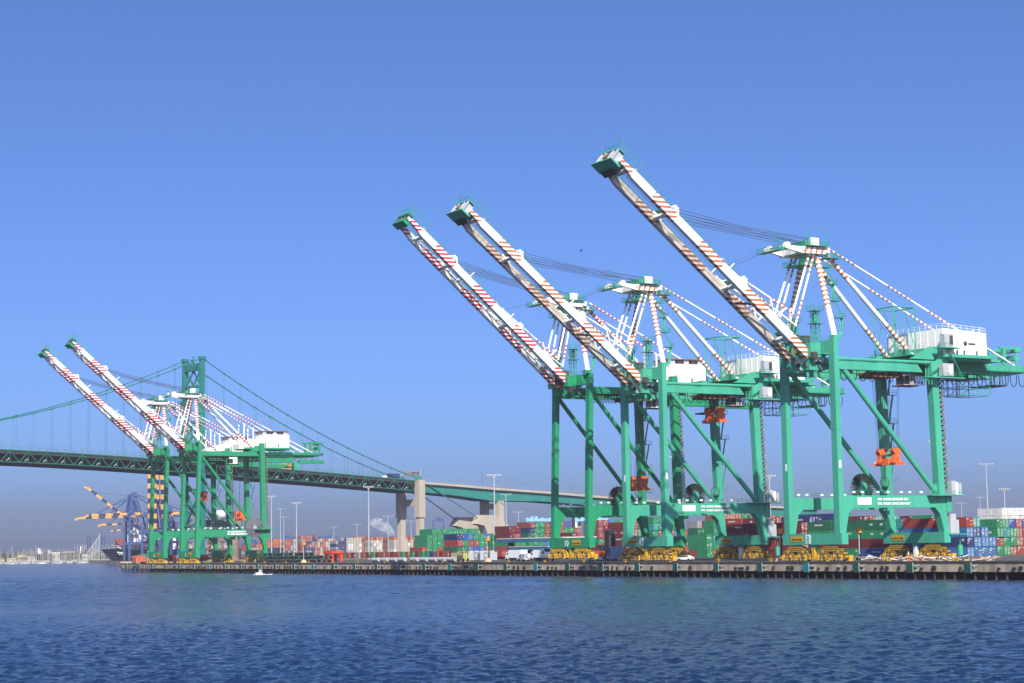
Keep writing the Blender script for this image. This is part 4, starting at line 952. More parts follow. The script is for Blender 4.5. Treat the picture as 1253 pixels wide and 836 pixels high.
block('the five brick red ends under crane 8', 'stacks seen between the legs of crane 8', 985, 630, 12.2, [[rd, br, dr, br, br], [dr, rd, br, br, br], [rd, br, dr, dr, g], [br, br, rd, br, rd], [nv, nv]], n_behind=1)
block('the green row behind crane 8', 'stacks seen between the legs of crane 8', 1019, 740, 12.2, [mix(5, GP), mix(5, GP), mix(5, GP), mix(5, GP), [g, dg_, g, br], [nv, g, g]], n_behind=2)
block('the tall dark red stack', 'dark red stacks between cranes 8 and 9', 975, 560, 12.2, [[dr, br], [dr, rd], [dr, br], [dr]], n_behind=2)
block('the brick stack left of crane 8', 'dark red stacks between cranes 8 and 9', 930, 640, 12.2, [[dr, br, dr], [g, dr, br], [dr, br, br], [dr, dr, br], [dr, dr, rd]], n_behind=1)
block('the red top row between cranes', 'dark red stacks between cranes 8 and 9', 915, 760, 12.2, [mix(9, RP), mix(9, RP), mix(9, RP), mix(9, RP), mix(9, RP), [g, rd, rd, rd, br, g, rd]], n_behind=1)
block('the red and blue stack inside crane 9', 'stacks seen under crane 9', 882, 690, 12.2, [mix(5, RP), mix(5, RP), [br, bl, g], [br, g, dr, dr, dr], [rd, rd, br, g, dg_], [br, rd, br, g, dg_]], n_behind=0)
block('the green stack inside crane 9', 'stacks seen under crane 9', 860, 650, 6.06, [[g], [g], [g]], n_behind=0)
block('the teal and green stack inside crane 9', 'stacks seen under crane 9', 868, 690, 6.06, [[rd], [g], [tl], [g], [g]])
block('the left green stack inside crane 9', 'stacks seen under crane 9', 848, 700, 6.06, [[br, g], [g, tl], [g, g], [dg_, g], ['grey', dr]], n_behind=0)
block('the stack beside the sea legs of crane 9', 'stacks seen under crane 9', 795, 760, 12.2, [mix(9, GP), mix(9, GP), mix(9, GP), mix(9, RP), [tl, g, br, g, g, tl], [g, g, br]], n_behind=0)
block('the red bay left of crane 9', 'stacks between cranes 9 and 10', 762, 700, 12.2, [[dr, rd], [dr, br], [dr, rd], [dr, br, g], [dr, rd]], n_behind=0)
block('the mixed ends right of crane 10', 'stacks between cranes 9 and 10', 728, 820, 12.2, [mix(12, RP) for _ in range(6)], n_behind=0)
block('the mixed ends inside crane 10', 'stacks behind crane 10', 696, 820, 12.2, [mix(5, RP), mix(5, RP), [dr, dr, br], [dr, br]])
block('the long mixed wall left of crane 10', 'stacks behind crane 10', 645, 850, 12.2, [mix(12, GP), mix(12, GP), [g, g, 'blue', br, g, br, g, g, br, br, g], [g, br, g, br, br, g, br, g, br, g], [nv, g, g, br, br, g, br, g, g, br], [br, g, g, br, nv, g, br]], n_behind=0)
block('the dark red corner stack', 'stacks left of the service canopy', 620, 765, 12.2, [[rd, rd, g], [br, rd, g], [g, g, g], [dr, br], [dr, dr]], n_behind=0)
block('the second row left of the canopy', 'stacks left of the service canopy', 643, 790, 12.2, [[g, g], [g, g], [g, g, g, bl], [dg_, g]], n_behind=0)
block('the green wall with blue ends', 'green stacks left of the masts', 556, 790, 12.2, [[g, g, g, g, br, br, br, g, rd], [dg_, g, bl, 'royal blue', bl, br, g, g, g], [rd, g, br, br, g, g, g, g, g], [nv, 'royal blue', bl, g, g, bl, g, br, nv]], n_behind=0)
block('the stepped green wall', 'green stacks left of the masts', 513, 830, 12.2, [[dg_, g, g, g, g, g, g], [rd, g, g, rd, g, g, g], [None, g, g, g, g, g, g], [None, g, g, g, g, g, g, g], [None, None, g, g, g, g, g, g, g, g, g]], n_behind=0)
# single row of mixed containers on the ground along the railway, seen end on and side on
x_ = 412; k_ = 0
row_cols = [br, dg_, br, dr, 'grey', br, dr, g, dr, br, br, dr, br, g, br, g, dr, g, g, nv, br, dr, br, dr, g, br, br, br, dr, g, br, dr, br, rd]
u0_, v0_ = at(412, 850)
for i, cname in enumerate(row_cols):
    L = 6.06 if i % 3 else 12.2
    xx = 412 + i * 6.0; uu, vv = at(xx, 850 - i * 2.6)
    one_container(cname, uu, vv, 0.9, L, '%s container, %s from the left in the low railway row' % (cname, ORD[i]), 'containers on the low railway row')
REG.sort(key=lambda r: -r[0])
def put_container(r, idx):
    _, L, col, u, v, z, label, group = r
    me = cont_mesh(L, idx % 6)
    o = bpy.data.objects.new('shipping_container', me); COL.objects.link(o)
    o.material_slots[0].link = 'OBJECT'; o.material_slots[0].material = CMAT[col]
    place(o, u, v, HQ + z + 0.02); tag(o, label, 'container', group)
seen = {}
for i, r in enumerate(REG[:300]): put_container(r, random.randrange(6))
def bulk(name, items, label):
    mb = MB()
    for (L, col, u, v, z) in items:
        a = LAND; f = FAR; P = W(u, v, HQ + z + 0.02); m = CMAT[col]
        w = 2.4; H = 2.55
        mb.hexa([P, P + a * w, P + a * w + f * L, P + f * L] + [q + Vector((0, 0, H)) for q in (P, P + a * w, P + a * w + f * L, P + f * L)], m)
        if col not in ('white', 'cream'):
            for xx in random.sample((0.2, 0.7, 1.3, 1.8), random.choice((1, 2, 2, 3))):
                Q = P + a * xx - f * 0.02 + Vector((0, 0, random.uniform(0.6, 2.0))); h2 = random.uniform(0.2, 0.5); mb.quad([Q, Q + a * 0.34, Q + a * 0.34 + Vector((0, 0, h2)), Q + Vector((0, 0, h2))], MARK)
        for xx in (0.0, w - 0.1):
            Q = P + a * xx - f * 0.03; mb.quad([Q, Q + a * 0.1, Q + a * 0.1 + Vector((0, 0, H)), Q + Vector((0, 0, H))], GAP)
    o = mb.obj(name); tag(o, label, 'containers', None, 'stuff'); return o
bulk('stacked_containers', [(r[1], r[2], r[3], r[4], r[5]) for r in REG[300:]], 'remaining shipping containers stacked deeper in the yard')
# the far yard, a long mixed wall of small stacks
items = []
def farblock(px0, px1, depth, tiers, pal, top=None):
    u, v = at(px0, depth); x = px0; i = 0
    while True:
        uu, vv = u + i * 2.62, v
        P = W(uu, vv, 0); px = 626.5 + FPX * P.x / P.y
        if px > px1: break
        n = tiers - (1 if random.random() < 0.15 else 0)
        for t_ in range(n):
            items.append((12.2, random.choice(top) if (top and t_ == n - 1) else random.choice(pal), uu, vv, t_ * 2.6))
        i += 1
SP = ['salmon', 'salmon', 'brick red', 'grey', 'grey', 'orange', 'cream', 'navy']
farblock(322, 341, 1700, 6, ['orange', 'salmon', 'brick red', 'orange']); farblock(340, 366, 1740, 6, SP); farblock(366, 386, 1700, 7, ['salmon', 'grey', 'brick red', 'navy', 'salmon'])
farblock(386, 408, 1720, 6, ['cream', 'salmon', 'cream', 'brick red']); farblock(408, 420, 1650, 6, [nv, nv, 'grey']); farblock(420, 440, 1680, 6, ['cream', 'white', 'cream']); farblock(434, 450, 1900, 7, ['brick red', 'salmon', dr])
farblock(451, 474, 1650, 6, ['cream', 'white', 'cream', 'grey'], ['orange', 'cream']); farblock(473, 479, 1640, 6, ['salmon', 'brick red']); farblock(479, 500, 1630, 6, ['cream', 'white', 'cream'], ['orange']); farblock(496, 506, 1900, 6, [dr, nv, 'orange'])
farblock(300, 322, 1500, 4, SP); farblock(176, 215, 1750, 3, ['salmon', 'red', 'white'])
for (a, b) in ((1100, 1170), (940, 1010), (880, 940)): farblock(a, b, 1100, 7, RP)
bulk('far_container_stacks', items, 'distant wall of salmon, cream and grey containers across the yard')

# ------------------------------------------------------------------ suspension bridge
br_dir = Vector((111, 97, 0)).normalized(); br_cr = Vector((br_dir.y, -br_dir.x, 0))   # cross direction, towards the camera and right
TW = Vector((1025 * (234.5 - 626.5) / FPX, 1025, 0))
def bpix(px, off):                     # distance along the bridge of a column px for the line offset `off` across
    A0 = TW + br_cr * off; k = (px - 626.5) / FPX
    return (k * A0.y - A0.x) / (br_dir.x - k * br_dir.y)
def horiz(px): return 671.3 - (px - 626.5) * math.tan(-ROLL)
def bz(px, py, off):
    s_ = bpix(px, off); P = TW + br_cr * off + br_dir * s_
    return s_, CAMH + (horiz(px) - py) / FPX * P.y * 1.0
bridge = thing('suspension_bridge', 'green suspension bridge with truss deck crossing behind the cranes', 'bridge', TW, math.atan2(br_dir.y, br_dir.x))
# local frame: x along the bridge (right and away), y across (positive = away from camera)
def L3(s_, c_, z): return (s_, -c_, z)
HB = 8.8
mb = MB()
for sy in (-1, 1):
    y = sy * 8.6
    for (z0, z1, w) in ((2, 50, 3.2), (50, 110.5, 2.5)):
        mb.box(-w / 2, w / 2, y - 1.1, y + 1.1, z0, z1, G_TEAL)
        mb.box(-w / 2 - 0.3, w / 2 + 0.3, y - 0.6, y + 0.6, z0, z1 - 0.5, G_TEAL)
    mb.box(-1.7, 1.7, y - 1.4, y + 1.4, 110.5, 112.2, G_TEAL)
tw_ = mb.obj('tower', bridge)
def xbrace(mb, z0, z1, n, r=0.5):
    mb.box(-1.2, 1.2, -7.0, 7.0, z1 - 1.4, z1, G_TEAL); mb.box(-1.2, 1.2, -7.0, 7.0, z0, z0 + 1.2, G_TEAL)
    w = 14.0 / n; r = r * 0.8
    for i in range(n):
        y0 = -7 + i * w
        mb.beam((0, y0, z0 + 1.2), (0, y0 + w, z1 - 1.4), 1.0, r * 1.6, G_TEAL, up=(1, 0, 0)); mb.beam((0, y0 + w, z0 + 1.2), (0, y0, z1 - 1.4), 1.0, r * 1.6, G_TEAL, up=(1, 0, 0))
mb = MB(); xbrace(mb, 96, 106.5, 2, 0.35); mb.box(-1.3, 1.3, -7, 7, 106.5, 108.8, G_TEAL); xbrace(mb, 64, 78, 1, 0.8); xbrace(mb, 22, 42, 1, 0.8)
mb.tube((0, 0, 108.8), (0, 0, 113), 0.5, G_TEAL, 6); mb.box(-1, 1, -1.5, 1.5, 110.5, 111.2, G_TEAL); mb.obj('tower_bracing', bridge)
mb = MB(); mb.box(-9, 9, -16, 16, -2, 3.5, CONC); mb.obj('tower_pier', bridge)
# the deck: measured top line (column, row) -> elevation
tops = [(0, 550.5), (70, 554), (140, 558.5), (235, 565.5), (320, 572.5), (400, 579), (505, 588.5)]
TOP = []
for px, py in tops: TOP.append(bz(px, py, HB))
TOP.insert(0, (TOP[0][0] - 90, TOP[0][1] + 1.0))
def ztop_at(s_):
    for a, b in zip(TOP, TOP[1:]):
        if a[0] <= s_ <= b[0]: return a[1] + (b[1] - a[1]) * (s_ - a[0]) / (b[0] - a[0])
    return TOP[-1][1] if s_ > TOP[-1][0] else TOP[0][1]
TD = 6.0
s0, s1 = TOP[0][0], TOP[-1][0]
NP = int((s1 - s0) / 4.9); STEP = (s1 - s0) / NP
mb = MB(); mt = [MB(), MB()]
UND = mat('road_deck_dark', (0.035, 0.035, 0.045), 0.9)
for i in range(NP):
    a, b = s0 + i * STEP, s0 + (i + 1) * STEP; za, zb_ = ztop_at(a), ztop_at(b)
    mb.hexa([(a, -HB, za - 2.0), (b, -HB, zb_ - 2.0), (b, HB, zb_ - 2.0), (a, HB, za - 2.0), (a, -HB, za - 0.35), (b, -HB, zb_ - 0.35), (b, HB, zb_ - 0.35), (a, HB, za - 0.35)], UND)
    for yy in (-4.2, 4.2): mb.hexa([(a, yy - 0.2, za - TD + 0.3), (b, yy - 0.2, zb_ - TD + 0.3), (b, yy + 0.2, zb_ - TD + 0.3), (a, yy + 0.2, za - TD + 0.3), (a, yy - 0.2, za - 2.003), (b, yy - 0.2, zb_ - 2.003), (b, yy + 0.2, zb_ - 2.003), (a, yy + 0.2, za - 2.003)], UND)
    mb.hexa([(a, -HB + .5, za - TD - 1.1), (b, -HB + .5, zb_ - TD - 1.1), (b, HB - .5, zb_ - TD - 1.1), (a, HB - .5, za - TD - 1.1), (a, -HB + .5, za - TD - 0.4), (b, -HB + .5, zb_ - TD - 0.4), (b, HB - .5, zb_ - TD - 0.4), (a, HB - .5, za - TD - 0.4)], UND)
    if i % 2: mb.box(a - 0.5, a + 0.1, -HB + 1.0, -HB + 1.3, za - TD + 1.2, za - TD + 2.0, GREY); mb.box(a - 1.3, a - 0.9, -HB + 1.0, -HB + 1.3, za - TD + 0.6, za - TD + 1.4, GREY); mb.box(a + 0.5, a + 0.9, -HB + 1.0, -HB + 1.3, za - TD + 0.6, za - TD + 1.4, GREY)
    for k, y in enumerate((-HB, HB)):
        T = mt[k]
        T.beam((a, y, za - 0.3), (b, y, zb_ - 0.3), 0.6, 0.55, G_DECK); T.beam((a, y, za - TD), (b, y, zb_ - TD), 0.6, 0.55, G_DECK)
        if i % 2: T.beam((a, y, za - TD), (a, y, za - 0.5), 0.3, 0.3, G_DECK)
        if i % 2: T.beam((a, y, za - 0.5), (b, y, zb_ - TD), 0.42, 0.42, G_DECK)
        else: T.beam((a, y, za - TD), (b, y, zb_ - 0.5), 0.42, 0.42, G_DECK)
        T.beam((a, y * 1.03, za + 0.05), (b, y * 1.03, zb_ + 0.05), 0.12, 0.12, G_RAIL); T.tube((a, y * 1.03, za), (a, y * 1.03, za + 2.6), 0.05, G_DECK, 4); T.tube((a, y * 1.03, za + 2.5), (b, y * 1.03, zb_ + 2.5), 0.04, G_DECK, 4); T.tube((a, y * 1.03, za + 1.2), (b, y * 1.03, zb_ + 1.2), 0.04, G_DECK, 4)
    mb.beam((a, -HB, za - TD), (b, HB, zb_ - TD), 0.3, 0.3, G_DECK)
mb.obj('road_deck', bridge); mt[0].obj('stiffening_truss', bridge); mt[1].obj('stiffening_truss', bridge)
# main cables: parabola in the main span (left), nearly straight side span (right)
ZT = 111.5
def cab_main(s_): return 62.5 + (ZT - 62.5) * ((228 + s_) / 228.0) ** 2      # s_ negative towards mid span
sb = bpix(511, HB); zb2 = bz(511, 588, HB)[1] + 0.5
def cab_side(s_):
    f_ = s_ / sb; return ZT + (zb2 - ZT) * f_ - 4 * 5.5 * f_ * (1 - f_)
for y in (-8.6, 8.6):
    mb = MB(); pts = [(s_, y, cab_main(s_)) for s_ in range(-200, 1, 10)] + [(sb * i / 14, y, cab_side(sb * i / 14)) for i in range(1, 15)]
    mb.path(pts, 0.28, G_TEAL, 6); mb.obj('main_cable', bridge)
mb2 = []
i = 0
s_ = -190.0
while s_ < sb - 5:
    if abs(s_) > 6:
        zc = cab_main(s_) if s_ < 0 else cab_side(s_)
        for y in (-8.6, 8.6):
            mb = MB()
            for dx in (-0.25, 0.25): mb.tube((s_ + dx, y, ztop_at(s_) - 0.3), (s_ + dx, y, zc), 0.035, G_TEAL, 4, caps=False)
            mb.tube((s_ - 0.5, y, zc), (s_ + 0.5, y, zc + (cab_side(s_ + .5) - cab_side(s_ - .5)) * 0), 0.42, G_TEAL, 6)
            mb.obj('hanger', bridge)
    s_ += 10.2
# cable bent piers, side span end
def pier(s_, c_, ztop, w, d, zstep, name='pier_column'):
    mb = MB(); mb.box(s_ - w / 2, s_ + w / 2, c_ - d / 2, c_ + d / 2, zstep, ztop, CONC)
    mb.box(s_ - w / 2 + 0.5, s_ + w / 2 - 0.5, c_ - d / 2 + 0.5, c_ + d / 2 - 0.5, 3, zstep - 0.003, CONC)
    mb.box(s_ - w / 2 - 0.12, s_ + w / 2 + 0.12, c_ - d / 2 - 0.12, c_ + d / 2 + 0.12, zstep, zstep + 0.6, CONC)
    return mb.obj(name, bridge)
zbent = zb2
pier(sb, -HB, zbent - 0.5, 4.4, 4.6, 26.5); pier(sb, HB, zbent - 0.5, 4.4, 4.6, 26.5)
mb = MB(); mb.prism([(sb - 1.4, 30), (sb + 1.4, 30), (sb + 1.4, zbent - 9), (sb - 1.4, zbent - 9)], -6.4, 6.4, CONC)
mb.box(sb - 1.4, sb + 1.4, -6.4, 6.4, 33, 37, CONC); mb.v = mb.v[8:] ; mb.f = [tuple(i - 8 for i in f) for f in mb.f[6:]]; mb.m = mb.m[6:]
mb.obj('pier_cross_beam', bridge)
for y in (-8.6, 8.6):
    mb = MB(); mb.prism([(sb - 2.6, zbent - 0.4), (sb + 2.2, zbent - 0.4), (sb + 0.8, zbent + 1.9), (sb - 0.8, zbent + 1.9)], y - 0.8, y + 0.8, G_GIRD); mb.obj('cable_saddle', bridge)
# approach spans
ap = [(517, 590.5), (560, 593.8), (600, 597.4), (660, 601.7), (755, 609.5), (800, 613.2)]
AP = [bz(px, py, HB) for px, py in ap]; AP.append((AP[-1][0] + 160, AP[-1][1] - 4.5))
GDp = [6.0, 6.6, 7.8, 6.2, 6.2, 6.2, 6.2]
mb = MB(); mg = [MB(), MB()]
for (a, b), (ga, gb) in zip(zip(AP, AP[1:]), zip(GDp, GDp[1:])):
    s0_, z0_ = a; s1_, z1_ = b
    mb.hexa([(s0_, -HB - 0.6, z0_ - 1.3), (s1_, -HB - 0.6, z1_ - 1.3), (s1_, HB + 0.6, z1_ - 1.3), (s0_, HB + 0.6, z0_ - 1.3), (s0_, -HB - 0.6, z0_), (s1_, -HB - 0.6, z1_), (s1_, HB + 0.6, z1_), (s0_, HB + 0.6, z0_)], CONC)
    n = 8
    for i in range(n + 1):
        f_ = i / n; mb.tube((s0_ + (s1_ - s0_) * f_, -HB - 0.4, z0_ + (z1_ - z0_) * f_), (s0_ + (s1_ - s0_) * f_, -HB - 0.4, z0_ + (z1_ - z0_) * f_ + 1.5), 0.05, GREY, 4)
    mb.tube((s0_, -HB - 0.4, z0_ + 1.5), (s1_, -HB - 0.4, z1_ + 1.5), 0.05, GREY, 4)
    for k, y in enumerate((-HB + 1.2, HB - 1.2)):
        mg[k].hexa([(s0_, y - 0.3, z0_ - ga), (s1_, y - 0.3, z1_ - gb), (s1_, y + 0.3, z1_ - gb), (s0_, y + 0.3, z0_ - ga), (s0_, y - 0.3, z0_ - 1.32), (s1_, y - 0.3, z1_ - 1.32), (s1_, y + 0.3, z1_ - 1.32), (s0_, y + 0.3, z0_ - 1.32)], G_GIRD)
mb.obj('approach_deck', bridge); mg[0].obj('approach_girder', bridge); mg[1].obj('approach_girder', bridge)
s2 = bpix(608, 7.0); z2 = AP[2][1] - GDp[2]
pier(s2, -7.0, z2, 4.0, 4.2, 22); pier(s2, 7.0, z2, 4.0, 4.2, 22)
mb = MB(); mb.box(s2 - 1.2, s2 + 1.2, -4.8, 4.8, z2 - 5, z2 - 1.5, CONC); mb.obj('pier_cross_beam', bridge)
s3 = bpix(720, 7.0); pier(s3, -7.0, AP[4][1] - 6.4, 4.0, 4.2, 20); pier(s3, 7.0, AP[4][1] - 6.4, 4.0, 4.2, 20)
# anchorage blocks and the cables running down to them
for y, px, py in ((-8.6, 580, 634.5), (8.6, 553.5, 637)):
    sa, za = bz(px, py, -y)
    mb = MB(); mb.prism([(sa - 2, za - 3.4), (sa + 3.5, za - 4.6), (sa + 8, za - 14), (sa + 14, 3), (sa + 46, 3), (sa + 30, za - 9), (sa + 12, za + 1.6), (sa + 2, za + 1.8)], y - 3.2, y + 3.2, CONC); mb.obj('anchorage', bridge)
    mb = MB(); mb.tube((sb, y, zb2), (sa + 1, y, za), 0.3, G_TEAL if y < 0 else DARK, 6); mb.obj('anchor_cable', bridge)
# sign gantry, lamps, vehicles on the bridge
def on_bridge(px, py_, off, dz=0.0):
    s_ = bpix(px, off); z = ztop_at(s_) if s_ <= s1 else (AP[0][1])
    return TW + br_dir * s_ + br_cr * off + Vector((0, 0, z + dz))
BROT = math.atan2(br_dir.y, br_dir.x)
P = on_bridge(500, 0, 0, -0.35)
sg = thing('sign_gantry', 'pale overhead sign gantry spanning the bridge roadway', 'gantry', P, BROT)
mb = MB(); mb.tube((0, -9.2, -0.9), (0, -9.2, 6.8), 0.22, GREY, 6); mb.tube((0, 9.2, -0.9), (0, 9.2, 6.8), 0.22, GREY, 6); mb.obj('post', sg)
mb = MB(); mb.box(-0.6, 0.6, -9.2, 9.2, 6.4, 6.6, GREY); mb.box(-0.6, 0.6, -9.2, 9.2, 4.2, 4.4, GREY)
for i in range(12): mb.beam((-0.62, -9 + i * 1.5, 4.4), (-0.62, -7.5 + i * 1.5, 6.4), 0.12, 0.15, GREY)
mb.obj('truss', sg)
mb = MB(); mb.box(-0.8, -0.65, -1.5, 5, 4.0, 6.8, mat('sign_face', (0.30, 0.26, 0.22), 0.7)); mb.box(0.65, 0.8, -7.5, 0.5, 4.0, 6.8, mat('sign_back', (0.35, 0.33, 0.30), 0.7)); mb.obj('sign_panel', sg)
def lamp_post(name, P, rot, h, label):
    t = thing(name, label, 'street lamp', P, rot, 'street lamps on the bridge approach')
    mb = MB(); mb.path([(0, 0, 0), (0, 0, h - 1), (-0.4, 0, h - 0.2), (-2.0, 0, h)], 0.1, BROWNM, 6); mb.obj('pole', t)
    mb = MB(); mb.box(-2.9, -1.9, -0.2, 0.2, h - 0.1, h + 0.12, GREY); mb.obj('lamp_head', t)
def appr(px, off):
    s_ = bpix(px, off)
    for a, b in zip(AP, AP[1:]):
        if a[0] <= s_ <= b[0]: z = a[1] + (b[1] - a[1]) * (s_ - a[0]) / (b[0] - a[0]); break
    return TW + br_dir * s_ + br_cr * off + Vector((0, 0, z))
for px, off, lab in ((588, HB, 'thin brown street lamp on the approach, left of the tall mast'), (617, -HB, 'thin brown street lamp on the approach, right of the tall mast'), (695, HB, 'thin brown street lamp on the approach between the legs of crane 10'), (713, -HB, 'thin street lamp on the approach beside the near sea leg of crane 10')):
    lamp_post('street_lamp', appr(px, off), BROT, 8.6, lab)
def truck(P, rot, Lb, col, cabcol, label, name='box_truck', h=3.0, grp=None):
    t = thing(name, label, 'truck', P, rot, grp)
    mb = MB(); mb.box(0, Lb, -1.25, 1.25, 1.0, 1.0 + h, col); mb.obj('cargo_body', t)
    mb = MB(); mb.prism([(-2.4, 0.6), (-0.15, 0.6), (-0.15, 3.0), (-1.4, 3.0), (-1.8, 2.2), (-2.4, 1.9)], -1.15, 1.15, cabcol); cb = mb.obj('cab', t)
    mb = MB(); mb.prism([(-1.84, 2.15), (-1.78, 2.1), (-1.38, 2.9), (-1.44, 2.95)], -1.0, 1.0, GLASS); mb.box(-1.3, -0.5, -1.17, -1.151, 1.9, 2.7, GLASS); mb.obj('window', cb)
    for xx in (-1.5, 1.0, Lb - 1.6):
        for yy in (-1.2, 0.95): mb = MB(); mb.tube((xx, yy, 0.5), (xx, yy + 0.25, 0.5), 0.5, BLACK, 12); mb.obj('wheel', t)
    mb = MB(); mb.box(-2.2, Lb, -0.9, 0.9, 0.55, 0.95, DARK); mb.obj('chassis', t)
    return t
truck(on_bridge(354, 0, 3.0, -0.35), BROT + math.pi, 6.5, YBOOM, YBOOM, 'small yellow truck on the bridge deck right of the green crane tails')
truck(on_bridge(470, 0, 3.0, -0.35), BROT, 9, NAVY := mat('navy_trailer', (0.03, 0.06, 0.14), 0.5), WHITE2, 'white cabbed truck with dark blue box near the bridge sign gantry', h=2.3)

# ------------------------------------------------------------------ high light masts
LAMPM = mat('floodlight_shell', (0.34, 0.33, 0.30), 0.5)
def light_mast(px, py, depth, label, h=None, lights=6, w=4.2):
    u, v = at(px, depth); z = CAMH + (horiz(px) - py) / FPX * depth
    t = thing('light_mast', label, 'light mast', W(u, v, HQ), YAW - R(28), 'high light masts in the yard')
    H = z - HQ; mb = MB(); mb.tube((0, 0, 0), (0, 0, H - 0.5), 0.42, GREY, 8, r2=0.2); mb.obj('pole', t)
    mb = MB(); mb.beam((-w / 2, 0, H - 0.4), (w / 2, 0, H - 0.4), 0.08, 0.08, GREY); mb.beam((0, -1.2, H - 0.4), (0, 1.2, H - 0.4), 0.15, 0.15, GREY); mb.box(-0.4, 0.4, -0.4, 0.4, H - 1.3, H - 0.5, GREY); mb.obj('crown_frame', t)
    for i in range(lights):
        xx = -w / 2 + w * i / (lights - 1); mb = MB(); mb.hexa([(xx - .22, -0.6, H - 0.3), (xx + .22, -0.6, H - 0.3), (xx + .22, 0.0, H - 0.2), (xx - .22, 0, H - 0.2), (xx - .28, -0.5, H + 0.3), (xx + .28, -0.5, H + 0.3), (xx + .28, 0.1, H + 0.25), (xx - .28, 0.1, H + 0.25)], LAMPM); mb.obj('floodlight', t)
light_mast(360.5, 616, 1000, 'tall floodlight mast right of the green crane pair')
light_mast(330, 608, 1050, 'tall floodlight mast close to the last landside leg of the green pair')
light_mast(448.5, 596.5, 900, 'slim floodlight mast below the bridge deck, left of the tall piers')
light_mast(602, 582, 780, 'grey floodlight mast left of the service canopy', w=5)
light_mast(616, 605.5, 1150, 'floodlight mast with its head against the bridge girder', w=6)
light_mast(1203, 568.5, 900, 'tall lattice floodlight mast at the right with a smaller head beside it', w=6)
light_mast(1224, 599, 950, 'shorter floodlight mast at the far right', w=5)
light_mast(1142, 541, 760, 'tall floodlight mast half hidden by the near landside leg of crane 8', w=5)
light_mast(938, 583, 760, 'floodlight mast left of the far sea leg of crane 8', w=4.6)
light_mast(821, 560, 900, 'floodlight mast between the legs of crane 9', w=3)
light_mast(1194, 609, 1500, 'small distant floodlight mast just left of the lattice mast', w=6)
light_mast(1171, 616, 1500, 'small distant floodlight mast above the dark red container', w=8)
for px, py, dp, lab in ((472, 632, 1500, 'faint distant light mast right of the steam plume'), (434, 642, 1700, 'faint distant light mast left of the steam plume'), (500, 638, 1600, 'faint distant light mast between the two tall piers'), (631, 627, 1500, 'faint distant light mast right of the second pier pair'), (406, 645, 1800, 'faint distant light mast above the far navy stack'), (341, 623, 1500, 'faint distant light mast left of the nearer grey mast'), (345, 633, 1600, 'low faint light mast above the orange containers')):
    light_mast(px, py, dp, lab, lights=5, w=7)

# ------------------------------------------------------------------ vehicles and gear on the quay
def qat(px, depth): return at(px, depth)
def uvw(u, v, z=HQ): return W(u, v, z)
def qpos(px, u):             # point at inland distance u seen at column px
    k = (px - 626.5) / FPX; A0 = W(u, 0, 0); v = (k * A0.y - A0.x) / (FAR.x - k * FAR.y); return v
def van(px, u, L, h, col, label, rot=math.pi / 2, name='white_van', kind='van'):
    v = qpos(px, u); t = thing(name, label, kind, W(u, v, HQ), YAW + rot)
    mb = MB(); mb.prism([(0, 0.5), (L, 0.5), (L, 1.2), (L - 1.0, 1.5), (L - 1.7, h), (0.15, h), (0, h - 0.4)], -1.05, 1.05, col); bd = mb.obj('body', t)
    mb = MB(); mb.box(L - 2.6, L - 1.7, -1.07, -1.051, 1.4, h - 0.4, GLASS); mb.prism([(L - 1.06, 1.55), (L - 1.0, 1.57), (L - 1.62, h - 0.15), (L - 1.7, h - 0.15)], -0.9, 0.9, GLASS); mb.box(L - 2.6, L - 1.7, 1.051, 1.07, 1.4, h - 0.4, GLASS); mb.obj('window', bd)
    for xx in (1.1, L - 1.1):
        for yy in (-1.08, 0.85): mb = MB(); mb.tube((xx, yy, 0.42), (xx, yy + 0.23, 0.42), 0.42, BLACK, 12); mb.obj('wheel', t)
    return t
LBL = mat('van_lilac_blue', (0.30, 0.38, 0.55), 0.4)
t = truck(W(40, qpos(622, 40), HQ), YAW - math.pi / 2, 8.5, WHITE2, WHITE2, 'white box truck parked left of the service canopy', name='box_truck', h=2.6)
t = truck(W(44, qpos(652, 44), HQ), YAW - math.pi / 2, 7.0, WHITE2, WHITE2, 'white box truck parked right of the first one, under the canopy', name='box_truck', h=2.5)
# tractor unit
v = qpos(662, 30); t = thing('yard_tractor', 'white tractor unit with tall cab beside the yellow bogies of crane 10', 'truck', W(30, v, HQ), YAW - math.pi / 2)
mb = MB(); mb.prism([(0, 1.0), (0, 3.9), (1.3, 3.9), (2.0, 2.9), (2.3, 2.0), (4.0, 1.7), (4.2, 1.0)], -1.2, 1.2, WHITE2); cb = mb.obj('cab', t)
mb = MB(); mb.box(0.6, 1.6, -1.22, -1.201, 2.2, 3.2, GLASS); mb.box(0.6, 1.6, 1.201, 1.22, 2.2, 3.2, GLASS); mb.prism([(1.34, 3.86), (1.4, 3.82), (2.08, 2.95), (2.04, 2.9)], -1.0, 1.0, GLASS); mb.obj('window', cb)
mb = MB(); mb.box(-3.5, 4.3, -0.5, 0.5, 0.7, 1.0, DARK); mb.obj('chassis', t)
for xx in (-2.6, -1.3, 3.2):
    for yy in (-1.2, 0.9): mb = MB(); mb.tube((xx, yy, 0.55), (xx, yy + 0.3, 0.55), 0.55, BLACK, 12); mb.obj('wheel', t)
van(755, 28, 6.8, 4.2, LBL, 'pale blue high van parked between cranes 10 and 9')
van(641, 26, 5.0, 2.4, WHITE2, 'small white pickup van parked in front of the white box trucks')
